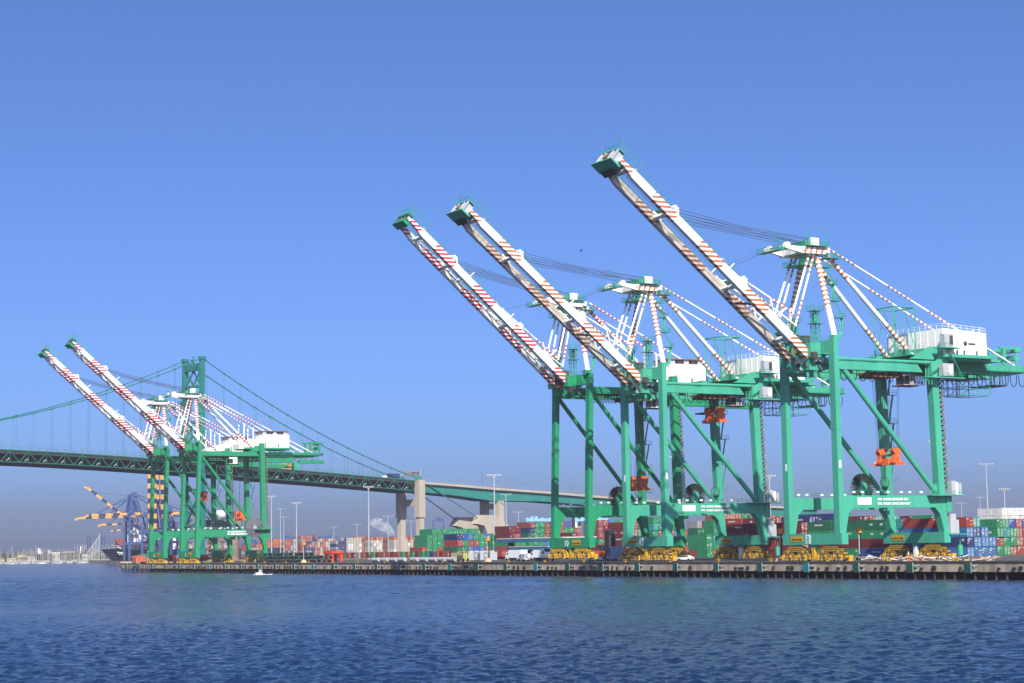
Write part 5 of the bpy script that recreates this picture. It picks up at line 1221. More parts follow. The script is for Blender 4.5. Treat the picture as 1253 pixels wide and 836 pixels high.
# white cars
def car(px, u, label, col=WHITE2):
    v = qpos(px, u); t = thing('parked_car', label, 'car', W(u, v, HQ), YAW + math.pi / 2 + 0.5)
    mb = MB(); mb.prism([(-2.3, 0.35), (2.3, 0.35), (2.35, 0.85), (1.4, 1.0), (0.8, 1.45), (-1.0, 1.5), (-1.8, 1.05), (-2.35, 0.95)], -0.9, 0.9, col); b_ = mb.obj('body', t)
    mb = MB(); mb.prism([(0.82, 1.40), (1.32, 1.03), (-1.6, 1.05), (-1.0, 1.42)], -0.915, -0.902, GLASS); mb.prism([(0.82, 1.40), (1.32, 1.03), (-1.6, 1.05), (-1.0, 1.42)], 0.902, 0.915, GLASS); mb.obj('window', b_)
    for xx in (-1.4, 1.4):
        for yy in (-0.95, 0.75): mb = MB(); mb.tube((xx, yy, 0.33), (xx, yy + 0.2, 0.33), 0.33, BLACK, 12); mb.obj('wheel', t)
car(1050, 22, 'white car parked inside the legs of crane 8'); car(833, 25, 'white car behind the yellow bogies of crane 9'); car(724, 24, 'white car just right of the bogies of crane 10')
# white steel pipes / cylinders in a row
pm_ = MB(); pm_.tube((0, 0, 0.95), (0, 5.2, 0.95), 0.68, GREY, 16); pm_.box(-0.7, 0.7, 1.2, 1.6, 0, 0.4, DARK); pm_.box(-0.7, 0.7, 4.0, 4.4, 0, 0.4, DARK)
pme_ = pm_.mesh('white_pipe')
for i in range(9):
    px = 508 + i * 11.2 if i < 5 else 508 - (i - 4) * 10.6 - 5
    o = bpy.data.objects.new('white_pipe', pme_); COL.objects.link(o); o.location = W(14, qpos(px, 14), HQ); o.rotation_euler = (0, 0, YAW)
    tag(o, 'white pipe on the wharf, %s' % (ORD[i] + ' from the middle' if i < 5 else ORD[i - 5] + ' towards the left end'), 'pipe', 'white pipes along the wharf')
# forklift and yellow timber crates
t = thing('forklift', 'lime green forklift working beside yellow crates on the wharf', 'forklift', W(22, qpos(563, 22), HQ), YAW + 0.4)
LG = mat('lime_paint', (0.45, 0.55, 0.05), 0.5)
mb = MB(); mb.box(-1.8, 1.6, -1, 1, 0.5, 1.6, LG); mb.box(-1.9, -1.2, -1, 1, 0.6, 2.0, DARK); mb.obj('body', t)
mb = MB(); mb.box(1.7, 1.9, -0.7, -0.5, 0.2, 4.6, DARK); mb.box(1.7, 1.9, 0.5, 0.7, 0.2, 4.6, DARK); mb.box(1.9, 3.4, -0.6, -0.4, 0.2, 0.3, DARK); mb.box(1.9, 3.4, 0.4, 0.6, 0.2, 0.3, DARK); mb.obj('mast', t)
mb = MB()
for xx in (-1.1, 0.9):
    for yy in (-0.95, 0.95): mb.tube((xx, yy, 1.6), (xx, yy, 3.2), 0.08, DARK, 5)
mb.box(-1.2, 1.0, -1, 1, 3.2, 3.35, LG); mb.obj('cab_guard', t)
for xx in (-1.2, 1.2):
    for yy in (-1.1, 0.8): mb = MB(); mb.tube((xx, yy, 0.6), (xx, yy + 0.35, 0.6), 0.6, BLACK, 12); mb.obj('wheel', t)
CR = mat('pale_yellow_board', (0.62, 0.50, 0.25), 0.7)
mb = MB(); mb.box(0, 2.4, 0, 2.2, 0, 2.9, CR)
for i in range(4): mb.box(-0.03, 0, 0.05 + i * 0.55, 0.13 + i * 0.55, 0.1, 2.8, DARK)
cm = mb.mesh('board_crate')
for i in range(4):
    o = bpy.data.objects.new('board_crate', cm); COL.objects.link(o); o.location = W(26, qpos(552 + i * 3.6, 26), HQ); o.rotation_euler = (0, 0, YAW)
    tag(o, 'tall pale yellow board crate on the wharf, %s from the left beside the forklift' % ORD[i], 'crate', 'pale yellow crates by the forklift')
# grey portable cabins / generator sets
gm = MB(); gm.box(0, 2.6, 0, 4.8, 0.3, 3.0, GREY); gm.box(-0.03, 0, 0.6, 1.5, 0.5, 2.4, DARK); gm.box(-0.03, 0, 2.6, 4.0, 1.4, 2.4, WHITE); gm.box(0.3, 2.3, 0.3, 4.5, 0, 0.3, DARK); gm.box(0.5, 2.2, 1, 2.2, 3.0, 3.5, GREY)
gme = gm.mesh('equipment_cabin')
for i, (px, u_) in enumerate(((570, 34), (577, 36), (584, 33), (590, 35), (596, 34))):
    o = bpy.data.objects.new('equipment_cabin', gme); COL.objects.link(o); o.location = W(u_, qpos(px, u_), HQ); o.rotation_euler = (0, 0, YAW)
    tag(o, 'grey equipment cabin below the green containers, %s from the left' % ORD[i], 'cabin', 'grey equipment cabins')
# service canopy
t = thing('service_canopy', 'two level canopy with blue fascia left of crane 10', 'canopy', W(72, qpos(614, 72), HQ), YAW)
BF = mat('canopy_blue', (0.02, 0.13, 0.22), 0.5); LT = mat('pale_roof', (0.5, 0.5, 0.46), 0.7)
mb = MB(); mb.box(0, 14, -42, 6, 6.3, 7.5, BF); mb.box(-0.1, 14.1, -42.1, 6.1, 7.503, 7.9, LT); mb.obj('roof', t)
mb = MB(); mb.box(-6, 9, -42, -14, 3.4, 4.5, BF); mb.box(-6.1, 9.1, -42.1, -13.9, 4.503, 4.8, LT); mb.obj('lower_roof', t)
for yy in (0, -14, -28, -40): mb = MB(); mb.box(2, 4, yy, yy + 1.2, 0, 6.297 if yy > -14 else 3.397, DARK); mb.obj('column', t)
mb = MB(); mb.box(9.2, 12, -42, 0, 0.0, 3.3, LT); 
for i in range(8): mb.box(9.15, 9.197, -40 + i * 5, -37 + i * 5, 1.2, 2.8, GLASS)
mb.obj('kiosk_wall', t)
# black mobile lift mast (reach stacker) between cranes 9 and 10
t = thing('reach_stacker', 'dark container handler with tall mast between cranes 10 and 9', 'handler', W(55, qpos(742, 55), HQ), YAW)
mb = MB(); mb.box(-1.2, -0.6, -1.5, 1.5, 0, 9.4, DARK); mb.box(0.6, 1.2, -1.5, 1.5, 0, 9.4, DARK)
for i in range(6): mb.box(-0.6, 0.6, -1.2, 1.2, 1 + i * 1.5, 1.3 + i * 1.5, DARK)
mb.obj('mast', t)
mb = MB(); mb.box(-2, 2, 1.6, 8.5, 1.0, 2.8, SPR); mb.box(-1.2, 1.2, 3, 5.4, 2.8, 4.6, GLASS); mb.obj('body', t)
for yy in (2.6, 7.2):
    for xx in (-2.2, 1.7): mb = MB(); mb.tube((xx, yy, 0.8), (xx + 0.5, yy, 0.8), 0.8, BLACK, 12); mb.obj('wheel', t)
# straddle red gantry frames on the left yard
RG2 = mat('gantry_red', (0.62, 0.05, 0.02), 0.5)
for i, (px, lab, m_) in enumerate(((401, 'bright red loading frame on the wharf behind the chassis stacks', RG2),)):
    t = thing('loading_frame', lab, 'frame', W(40, qpos(px, 40), HQ), YAW)
    mb = MB()
    for yy in (-3.4, 2.6): mb.box(-1, 0.2, yy, yy + 0.9, 0, 3.2, m_); mb.box(3, 4.2, yy, yy + 0.9, 0, 3.2, m_)
    mb.obj('leg', t); mb = MB(); mb.box(-1.2, 4.3, -3.8, 4, 3.203, 4.2, m_); mb.box(-0.9, -0.5, -2.5, 2.6, 1.6, 2.2, m_); mb.obj('top_beam', t)
# stacks of dark green chassis on the left part of the quay
cg = mat('chassis_green', (0.025, 0.10, 0.08), 0.6, var=0.3, scale=1.0)
cm_ = MB()
for yy in (-1.0, 0.8): cm_.box(yy, yy + 0.22, 0, 12.2, 0.9, 1.25, cg)
for k in range(7): cm_.box(-1.2, 1.25, k * 1.95, k * 1.95 + 0.25, 0.95, 1.2, cg)
for yy in (1.2, 2.4, 10.6): cm_.tube((-1.25, yy, 0.45), (-0.9, yy, 0.45), 0.45, BLACK, 10); cm_.tube((0.95, yy, 0.45), (1.25, yy, 0.45), 0.45, BLACK, 10)
cme = cm_.mesh('container_chassis')
n = 0
for r_, (u_, px0, px1, step, tiers) in enumerate(((16, 330, 395, 17.0, 1), (24, 326, 402, 15.0, 2), (34, 326, 386, 13.0, 3), (46, 328, 400, 12.0, 3))):
    px = px0
    c_ = 0
    while px < px1:
        for k in range(tiers):
            if random.random() < 0.12: continue
            o = bpy.data.objects.new('container_chassis', cme); COL.objects.link(o); o.location = W(u_ + random.uniform(-.4, .4), qpos(px, u_), HQ + k * 1.3); o.rotation_euler = (0, 0, YAW + random.uniform(-0.05, 0.05))
            tag(o, 'dark green trailer chassis, level %s, %s in the %s chassis row' % (['one', 'two', 'three'][k], ORD[c_], ['front', 'second', 'third', 'back'][r_]), 'chassis', 'stacked trailer chassis')
        px += step; c_ += 1
# objects at the end of the wharf: green bin, red generator, white shed, red containers
t = thing('green_bin', 'dark green steel skip at the left end of the wharf', 'skip', W(6, qpos(172, 6), HQ), YAW)
mb = MB(); mb.box(0, 6, 0, 5, 0.4, 4.4, dgm := mat('skip_green', (0.01, 0.16, 0.07), 0.6)); 
for k in range(4): mb.box(-0.1, 0, 0.4 + k * 1.3, 0.6 + k * 1.3, 0.5, 4.3, dgm)
mb.box(0.5, 5.5, 0.5, 4.5, 0, 0.4, DARK); mb.box(6.2, 7.4, 0.5, 4, 1.6, 2.4, dgm); mb.obj('bin_body', t)
t = thing('compressor', 'rusty red compressor on wheels at the very end of the wharf', 'compressor', W(3, qpos(163, 3), HQ), YAW)
mb = MB(); mb.prism([(0, 0.7), (5, 0.7), (5, 2.6), (4.2, 3.6), (1, 3.6), (0, 2.6)], -2, 3.5, mat('faded_red', (0.42, 0.10, 0.06), 0.7, var=0.2)); mb.obj('housing', t)
for yy in (-1, 2.5): mb = MB(); mb.tube((-0.1, yy, 0.5), (0.3, yy, 0.5), 0.5, BLACK, 10); mb.obj('wheel', t)
t = thing('site_shed', 'white shed with rounded top left of the leftmost crane', 'shed', W(8, qpos(181, 8), HQ), YAW)
mb = MB(); mb.prism([(0, 0), (5, 0), (5, 5.2), (3.8, 6.6), (1.2, 6.6), (0, 5.2)], -2.5, 2.5, WHITE); mb.sphere((2, -3.4, 6.6), 0.9, WHITE2, 10, 6); mb.obj('shell', t)
mb = MB(); mb.box(-0.05, -0.003, -1, 0.2, 0.1, 2.6, DARK); mb.obj('door', t)
for i, (px, u_, c_) in enumerate(((214, 16, 'dark red'), (246, 18, 'red'), (228, 30, 'brick red'))):
    me = cont_mesh(12.2, 3); o = bpy.data.objects.new('shipping_container', me); COL.objects.link(o); o.material_slots[0].link = 'OBJECT'; o.material_slots[0].material = CMAT[c_]
    place(o, u_, qpos(px, u_), HQ + 1.0); tag(o, '%s container on a low trailer, %s from the left under the far green cranes' % (c_, ORD[i]), 'container', 'containers under the far cranes')
    o2 = bpy.data.objects.new('container_chassis', cme); COL.objects.link(o2); place(o2, u_ + 1.2, qpos(px, u_), HQ - 0.3); tag(o2, 'dark trailer chassis under the %s container, %s from the left' % (c_, ORD[i]), 'chassis', 'trailer chassis under containers')
# marker lamps on weighted feet on the wharf
for i, (px, u_, lab) in enumerate(((948.5, 8, 'yellow beacon post on a pale block left of crane 8'), (1045, 30, 'tall yellow beacon post inside crane 8'), (593, 20, 'orange beacon post left of the white trucks'), (369, 14, 'orange beacon post among the trailer chassis'))):
    t = thing('beacon_post', lab, 'beacon', W(u_, qpos(px, u_), HQ), YAW)
    h_ = 6.6 if i != 1 else 6.6
    mb = MB(); mb.tube((0, 0, 0.8), (0, 0, h_), 0.13, GREY, 6); mb.box(0.3, 0.5, -0.15, 0.15, 0.8, h_, BLACK); mb.obj('post', t)
    mb = MB(); mb.hexa([(-0.9, -0.9, 0), (0.9, -0.9, 0), (0.9, 0.9, 0), (-0.9, 0.9, 0), (-0.5, -0.5, 1.1), (0.5, -0.5, 1.1), (0.5, 0.5, 1.1), (-0.5, 0.5, 1.1)], mat('block_peach', (0.62, 0.42, 0.26), 0.7)); mb.obj('base', t)
    mb = MB(); mb.box(-0.4, 0.4, -0.6, 0.6, h_, h_ + 1.2, mat('beacon_orange', (0.80, 0.32, 0.02), 0.5)); mb.obj('lamp_box', t)
t = thing('diamond_sign', 'white diamond sign on a red post by the landside bogies of crane 8', 'sign', W(2.4, qpos(1104.5, 2.4), HQ), YAW + R(30))
mb = MB(); mb.tube((0, 0, 0), (0, 0, 1.2), 0.12, SPR, 6); mb.hexa([(-.3, -.3, 0), (.3, -.3, 0), (.3, .3, 0), (-.3, .3, 0), (-.15, -.15, .5), (.15, -.15, .5), (.15, .15, .5), (-.15, .15, .5)], SPR); mb.obj('post', t)
mb = MB(); mb.prism([(0, 1.1), (0.42, 1.6), (0, 2.1), (-0.42, 1.6)], -0.03, 0.03, WHITE2); mb.obj('panel', t)
# tangled rusty scrap and dunnage along the right quay edge
rs = random.Random(5)
mb = MB()
for i in range(260):
    u_ = rs.uniform(5, 9); v_ = rs.uniform(300, 338); z_ = HQ + rs.uniform(0, 0.9); a_ = rs.uniform(0, math.pi); l_ = rs.uniform(0.6, 2.4)
    P = W(u_, v_, z_); q = Vector((math.cos(a_), math.sin(a_), rs.uniform(-0.2, 0.25))) * l_
    if (P + q).z < HQ: q.z = 0
    mb.beam(P, P + q, 0.12, 0.12, rs.choice((BROWNM, CR, DARK, WHITE, BROWNM, mat('block_peach', (0.62, 0.42, 0.26)))))
o = mb.obj('lashing_rods'); tag(o, 'rusty tangle of lashing rods along the right wharf edge', 'scrap', None, 'stuff')
# light blue trestle structures behind the yard
LBm = mat('light_blue_steel', (0.20, 0.42, 0.72), 0.5)
for i, (px0, px1, dp, lab) in enumerate(((644, 668, 1150, 'light blue yard gantry left of crane 10'), (668, 672, 1100, 'light blue gantry frame behind the left leg of crane 10'), (700, 740, 1150, 'light blue gantry seen between the legs of crane 10'), (970, 1010, 1150, 'light blue gantry above the containers inside crane 8'), (935, 955, 1150, 'light blue gantry left of crane 8'), (640, 646, 1250, 'small light blue gantry left end'))):
    u_, v_ = at(px0, dp); wd = (px1 - px0) / FPX * dp
    t = thing('yard_gantry', lab, 'gantry', W(u_, v_, HQ), 0.0, 'light blue yard gantries'); zt = CAMH - HQ + (horiz(px0) - 634) / FPX * dp
    mb = MB(); mb.box(0, wd, -1.5, 1.5, zt - 2.2, zt - 0.6, LBm); mb.box(0, wd, 8, 10, zt - 2.2, zt - 0.6, LBm)
    for k in range(max(2, int(wd / 3.5))): mb.box(k * 3.5, k * 3.5 + 1.6, 2, 5, zt - 0.6, zt + 0.8 * (k % 2), LBm)
    mb.obj('girder', t)
    for xx in (0.0, wd * 0.5, wd - 1.2): mb = MB(); mb.box(xx, xx + 1.2, -1.2, 1.2, 0, zt - 2.203, LBm if i != 2 else WHITE); mb.obj('leg', t)
#PART3

# ------------------------------------------------------------------ far side of the channel
def gp(px, depth): return (depth * (px - 626.5) / FPX, depth)
FARG = mat('far_quay_ground', (0.12, 0.115, 0.11), 0.9)
mb = MB()
pts = [gp(146, 1480), gp(168, 1480), gp(168, 1380), gp(330, 1380), gp(420, 1900), gp(420, 3200), gp(60, 3200), gp(110, 1900)]
mb.quad([(x, y, 2.6) for x, y in pts], FARG)
for (a, b) in zip(pts, pts[1:] + pts[:1]): mb.quad([(a[0], a[1], -1), (b[0], b[1], -1), (b[0], b[1], 2.598), (a[0], a[1], 2.598)], CONCD)
o = mb.obj('far_terminal_ground'); tag(o, None, None, None, 'structure')
SH = mat('far_shore_land', (0.10, 0.095, 0.075), 0.95, var=0.3, scale=0.02)
mb = MB(); random.seed(3)
pts = [(-40, 2120), (0, 2110), (40, 2130), (90, 2140), (150, 2150), (150, 4200), (-60, 4200)]
mb.quad([(*gp(a, b), 2.0) for a, b in pts], SH)
for a, b in zip(pts, pts[1:4] + pts[4:5]): A_, B_ = gp(*a), gp(*b); mb.quad([(*A_, -1), (*B_, -1), (*B_, 1.998), (*A_, 1.998)], SH)
o = mb.obj('far_shore'); tag(o, None, None, None, 'structure')
# low hills behind the marina
mb = MB(); n = 90; prev = None
for i in range(n + 1):
    px = -60 + i * 8; dpt = 5200; hh = 17 + 4 * math.sin(i * 0.35) + 3 * math.sin(i * 0.9 + 1) + 3 * random.random()
    x, y = gp(px, dpt); cur = ((x, y, 0), (x, y + 250, hh), (x * 1.1, y + 900, 0))
    if prev: mb.quad([prev[0], cur[0], cur[1], prev[1]], SH); mb.quad([prev[1], cur[1], cur[2], prev[2]], SH)
    prev = cur
o = mb.obj('distant_hills'); tag(o, None, None, None, 'structure')

# sailing boats in the marina
HUL = mat('boat_white', (0.50, 0.49, 0.46), 0.5); MST = mat('mast_pale', (0.40, 0.38, 0.34), 0.6)
def boat_meshes(L, mh):
    a = MB(); a.hexa([(-L * .42, -L * .10, 0), (L * .35, -L * .08, 0), (L * .35, L * .08, 0), (-L * .42, L * .10, 0), (-L * .5, -L * .15, 1.3), (L * .5, -0.1, 1.6), (L * .5, 0.1, 1.6), (-L * .5, L * .15, 1.3)], HUL)
    b = MB(); b.prism([(-L * .25, 1.3), (L * .15, 1.5), (L * .08, 2.2), (-L * .25, 2.3)], -L * .09, L * .09, HUL); b.box(-L * .2, L * .05, -L * .092, L * .092, 1.7, 2.0, GLASS)
    c = MB(); c.tube((0.05 * L, 0, 1.5), (0.05 * L, 0, mh), 0.22, MST, 5); c.tube((0.05 * L, 0, 2.9), (-L * .38, 0, 2.9), 0.22, HUL, 5); c.tube((0.05 * L, -0.9, mh * .62), (0.05 * L, 0.9, mh * .62), 0.06, MST, 4); c.tube((0.05 * L, 0, mh), (L * .48, 0, 1.6), 0.04, MST, 4)
    return a.mesh('hull'), b.mesh('cabin'), c.mesh('mast')
BOATS = [boat_meshes(9, 12.5), boat_meshes(11, 15), boat_meshes(13, 18.5), boat_meshes(8, 9)]
random.seed(21)
bx = 9.0; i = 0; used_lab = []
while bx < 146:
    k = random.choice((0, 0, 1, 1, 2, 3)); dpt = random.uniform(1930, 2070); x, y = gp(bx, dpt)
    t = thing('sailing_boat', 'white %s masted sailing boat in the far marina, number %d counting from the left' % (['medium', 'tall', 'very tall', 'short'][k], i + 1), 'sailboat', (x, y, 0), random.choice((0.3, 1.2, 1.5, 2.8, -0.4)), 'sailing boats in the far marina')
    for nm, me in zip(('hull', 'cabin', 'mast'), BOATS[k]): o = bpy.data.objects.new(nm, me); COL.objects.link(o); o.parent = t
    bx += random.uniform(0.9, 2.6); i += 1
NB = i
TAN_ = mat('tan_cover', (0.30, 0.24, 0.17), 0.8); DKB = mat('dark_blue_cover', (0.04, 0.06, 0.13), 0.7)
mb = MB()
for k in range(170):     # deeper rows of masts and hulls that read as one mass
    x, y = gp(random.uniform(-4, 150), random.uniform(2075, 2108)); h_ = random.uniform(7, 15); mb.tube((x, y, 0.5), (x, y, h_), 0.12, MST if k % 3 else SH, 4); mb.box(x - 3, x + 2, y - 1.2, y + 1.2, 0, random.uniform(0.8, 1.8), (HUL, SH, TAN_, DKB)[k % 4])
o = mb.obj('marina_mass'); tag(o, 'pale mass of hulls and masts deep in the far marina', 'boats', None, 'stuff')
GRV = mat('shore_tree_green', (0.035, 0.055, 0.03), 0.9, var=0.4)
mb = MB()
for k in range(260):
    x, y = gp(random.uniform(-6, 150), random.uniform(2128, 2320)); r_ = random.uniform(2.0, 4.6); mb.sphere((x, y, 2 + r_ * 0.9), r_, GRV, 7, 4, random.uniform(0.8, 1.5))
o = mb.obj('shore_trees'); tag(o, 'low dark line of trees behind the far marina', 'trees', None, 'stuff')
# waterfront buildings and big marks on the far shore
def simple_b(name, label, cat, px0, px1, ytop, depth, col, roofcol=None, shape='box'):
    x0, y0 = gp(px0, depth); x1 = gp(px1, depth)[0]; w = x1 - x0; z = CAMH + (horiz(px0) - ytop) / FPX * depth - 2
    t = thing(name, label, cat, (x0, y0, 2.0), 0.0)
    mb = MB()
    if shape == 'box': mb.box(0, w, 0, 18, 0, z, col)
    elif shape == 'pavilion':
        for k in range(5): mb.box(w * k / 4 - 0.4, w * k / 4 + 0.4, 0, 1, 0, z * 0.62, col)
        mb.box(0.4, w - 0.4, 3, 12, 0, z * .55, col)
    elif shape == 'sail': mb.prism([(0, 0), (w, 0), (w, z * .55), (w * .75, z * .7), (w * .2, z), (0, z)], 0, 12, col)
    mb.obj('wall', t)
    if shape == 'pavilion': mb = MB(); mb.prism([(-1, z * .62), (w + 1, z * .62), (w * .65, z), (w * .35, z)], -2, 13, roofcol); mb.obj('roof', t)
    elif roofcol: mb = MB(); mb.box(-0.5, w + 0.5, -0.5, 18.5, z + 0.003, z + 1.2, roofcol); mb.obj('roof', t)
    if shape == 'box':
        mb = MB(); 
        for k in range(max(2, int(w / 5))): mb.box(1 + k * 5, 3.4 + k * 5, -0.06, -0.003, z * .45, z * .7, GLASS)
        mb.obj('window', t)
YR = mat('yellow_roof', (0.72, 0.52, 0.12), 0.6); TAN = mat('tan_wall', (0.48, 0.42, 0.32), 0.8)
simple_b('pavilion', 'pale pavilion with yellow hipped roof at the far left shore', 'pavilion', 21, 29, 679, 2112, TAN, YR, 'pavilion')
simple_b('shore_building', 'low yellowish building left of the yellow roofed pavilion', 'building', 8, 19, 684.5, 2112, YR, TAN)
simple_b('tall_building', 'tall white sail shaped building above the marina', 'building', 45.5, 49.8, 671, 2600, WHITE, None, 'sail')
simple_b('tall_building', 'smaller white stepped building right of the sail shaped one', 'building', 57.5, 61, 673, 2600, WHITE, None, 'sail')
simple_b('shore_building', 'cream waterfront hall in the middle of the marina shore', 'building', 63, 72, 677.5, 2115, TAN, WHITE)
simple_b('shore_building', 'long grey waterfront warehouse left of the slim tower', 'building', 74, 91, 676.5, 2300, SH, GREY)
simple_b('slim_tower', 'slim white tower above the marina right of the warehouse', 'tower', 97.0, 98.2, 668.5, 2200, WHITE, None)
simple_b('shore_building', 'low cream building right of the slim tower', 'building', 100, 106, 680, 2115, TAN, WHITE)
simple_b('shore_building', 'low tan shed at the far left edge', 'building', -6, 5, 684, 2125, TAN, BROWNM)
simple_b('shore_building', 'low dark roofed building between pavilion and sail shaped tower', 'building', 31, 42, 681, 2120, TAN, SH)
x, y = gp(110, 2111)
t = thing('white_lattice_ramp', 'tall white lattice structure rising like a stepped sail beside the ship', 'structure', (x, y, 2.0))
mb = MB()
for k in range(9):
    hx_ = -4 + k * 1.5; hz_ = 8 + k * 2.1; mb.tube((hx_, 0, 0), (hx_, 0, hz_), 0.25, HUL, 4); mb.tube((hx_, 0, hz_), (hx_ + 1.5, 0, hz_ + 2.1), 0.35, HUL, 4)
    mb.tube((hx_, 0, 2 + k), (hx_ + 1.5, 0, 5 + k), 0.18, HUL, 4)
mb.tube((9.5, 0, 0), (9.5, 0, 29), 0.4, HUL, 5); mb.obj('frame', t)
for px, lab in ((107.5, 'faint left jack up leg behind the marina'), (121.5, 'faint lattice rig leg above the ship bow'), (125.5, 'pale lattice rig leg right of the other above the ship bow')):
    x, y = gp(px, 3000); t = thing('rig_leg', lab, 'tower', (x, y, 0))
    mb = MB()
    for a in (-2, 2):
        for b in (-2, 2): mb.tube((a, b, 0), (a, b, 38), 0.35, BLUEC, 4)
    for k in range(9):
        for b in (-2, 2): mb.tube((-2, b, k * 4.2), (2, b, k * 4.2 + 4.2), 0.22, BLUEC, 4)
    mb.obj('lattice', t)

# container ship beyond the wharf end
xs, ys = gp(122, 1600)
t = thing('container_ship', 'dark navy container ship with pale deck gear behind the blue cranes', 'ship', (xs, ys, 0), R(14))
HN = mat('navy_hull', (0.012, 0.018, 0.055), 0.5); HR = mat('antifouling_red', (0.30, 0.05, 0.04), 0.6); DK = mat('deck_grey', (0.42, 0.40, 0.38), 0.7, var=0.4, scale=0.5)
mb = MB(); Ls = 150
secs = [(0, 0.4, 0.1), (4, 4, 0.2), (14, 10, 2.0), (30, 15, 7.5), (55, 16, 13), (Ls, 16, 15)]
base = len(mb.v)
for (xx, wt, wb) in secs:
    keel = 0.6; x_b = xx + (10 * (1 - min(1, xx / 40.0)))
    mb.v += [(xx, -wt, 11.5 + (1.0 if xx < 20 else 0)), (x_b, -wb, keel), (x_b, wb, keel), (xx, wt, 11.5 + (1.0 if xx < 20 else 0))]
k = mb.mi(HN)
for i in range(len(secs) - 1):
    a = base + i * 4; b = a + 4
    for q in ((0, 1), (2, 3), (3, 0)): mb.f.append((a + q[0], a + q[1], b + q[1], b + q[0])); mb.m.append(k)
mb.f.append((base, base + 3, base + 2, base + 1)); mb.m.append(k)
hull = mb.obj('hull', t)
mb = MB(); mb.hexa([(12, -1.5, -1), (Ls, -12, -1), (Ls, 12, -1), (12, 1.5, -1), (12, -1.8, .6), (Ls, -14.6, .6), (Ls, 14.6, .6), (12, 1.8, .6)], HR); mb.tube((11.5, 0, -0.6), (7.5, 0, 0.8), 1.5, HR, 8); mb.obj('boot_topping', hull)
mb = MB()
for i in range(30): mb.box(6 + i * 3.6, 6.5 + i * 3.6, -14 if i > 3 else -4, 14 if i > 3 else 4, 11.6, 11.6 + random.uniform(3.0, 6.0), DK)
mb.box(8, 110, -15, -14.6, 13.4, 13.8, DK); mb.box(12, 110, -8, 8, 11.6, 14.6, DK); mb.box(8, 110, -15.1, -14.7, 15.2, 15.6, DK); mb.tube((6, 0, 12), (6, 0, 19), 0.3, DK, 5); mb.obj('deck_gear', t)
mb = MB(); mb.box(44, 52, -10, 10, 16.6, 21, WHITE2); mb.box(24, 26, -12, 12, 15, 27, WHITE2); mb.box(20, 40, -12, 12, 11.6, 24, WHITE2); mb.box(22, 30, -15, 15, 24, 27.5, WHITE2); mb.box(21.9, 22, -14, 14, 25, 26.6, GLASS); mb.tube((27, 0, 27), (27, 0, 34), 0.4, WHITE2, 5); mb.box(44, 62, -10, 10, 11.6, 25, WHITE2)
mb.obj('superstructure', t)
mb = MB()
for i in range(4):
    for j in range(2): mb.box(8 + i * 3 + 4, 10.8 + i * 3 + 4, -6, 6, 15.5 + j * 2.7, 18.1 + j * 2.7, CMAT['red'] if (i + j) % 3 else CMAT['salmon'])
mb.obj('deck_containers', t)
mb = MB(); mb.path([(13, -9.6, 10.5), (33, -15.6, 3.0), (30, -15.4, 2.2)], 0.25, mat('rope_tan', (0.4, 0.33, 0.22), 0.8)); mb.box(13, 19, -10.9, -10.4, 9.3, 9.9, WHITE); mb.box(14, 18, -11.0, -10.8, 8.0, 8.5, WHITE); mb.obj('bow_marking', hull)

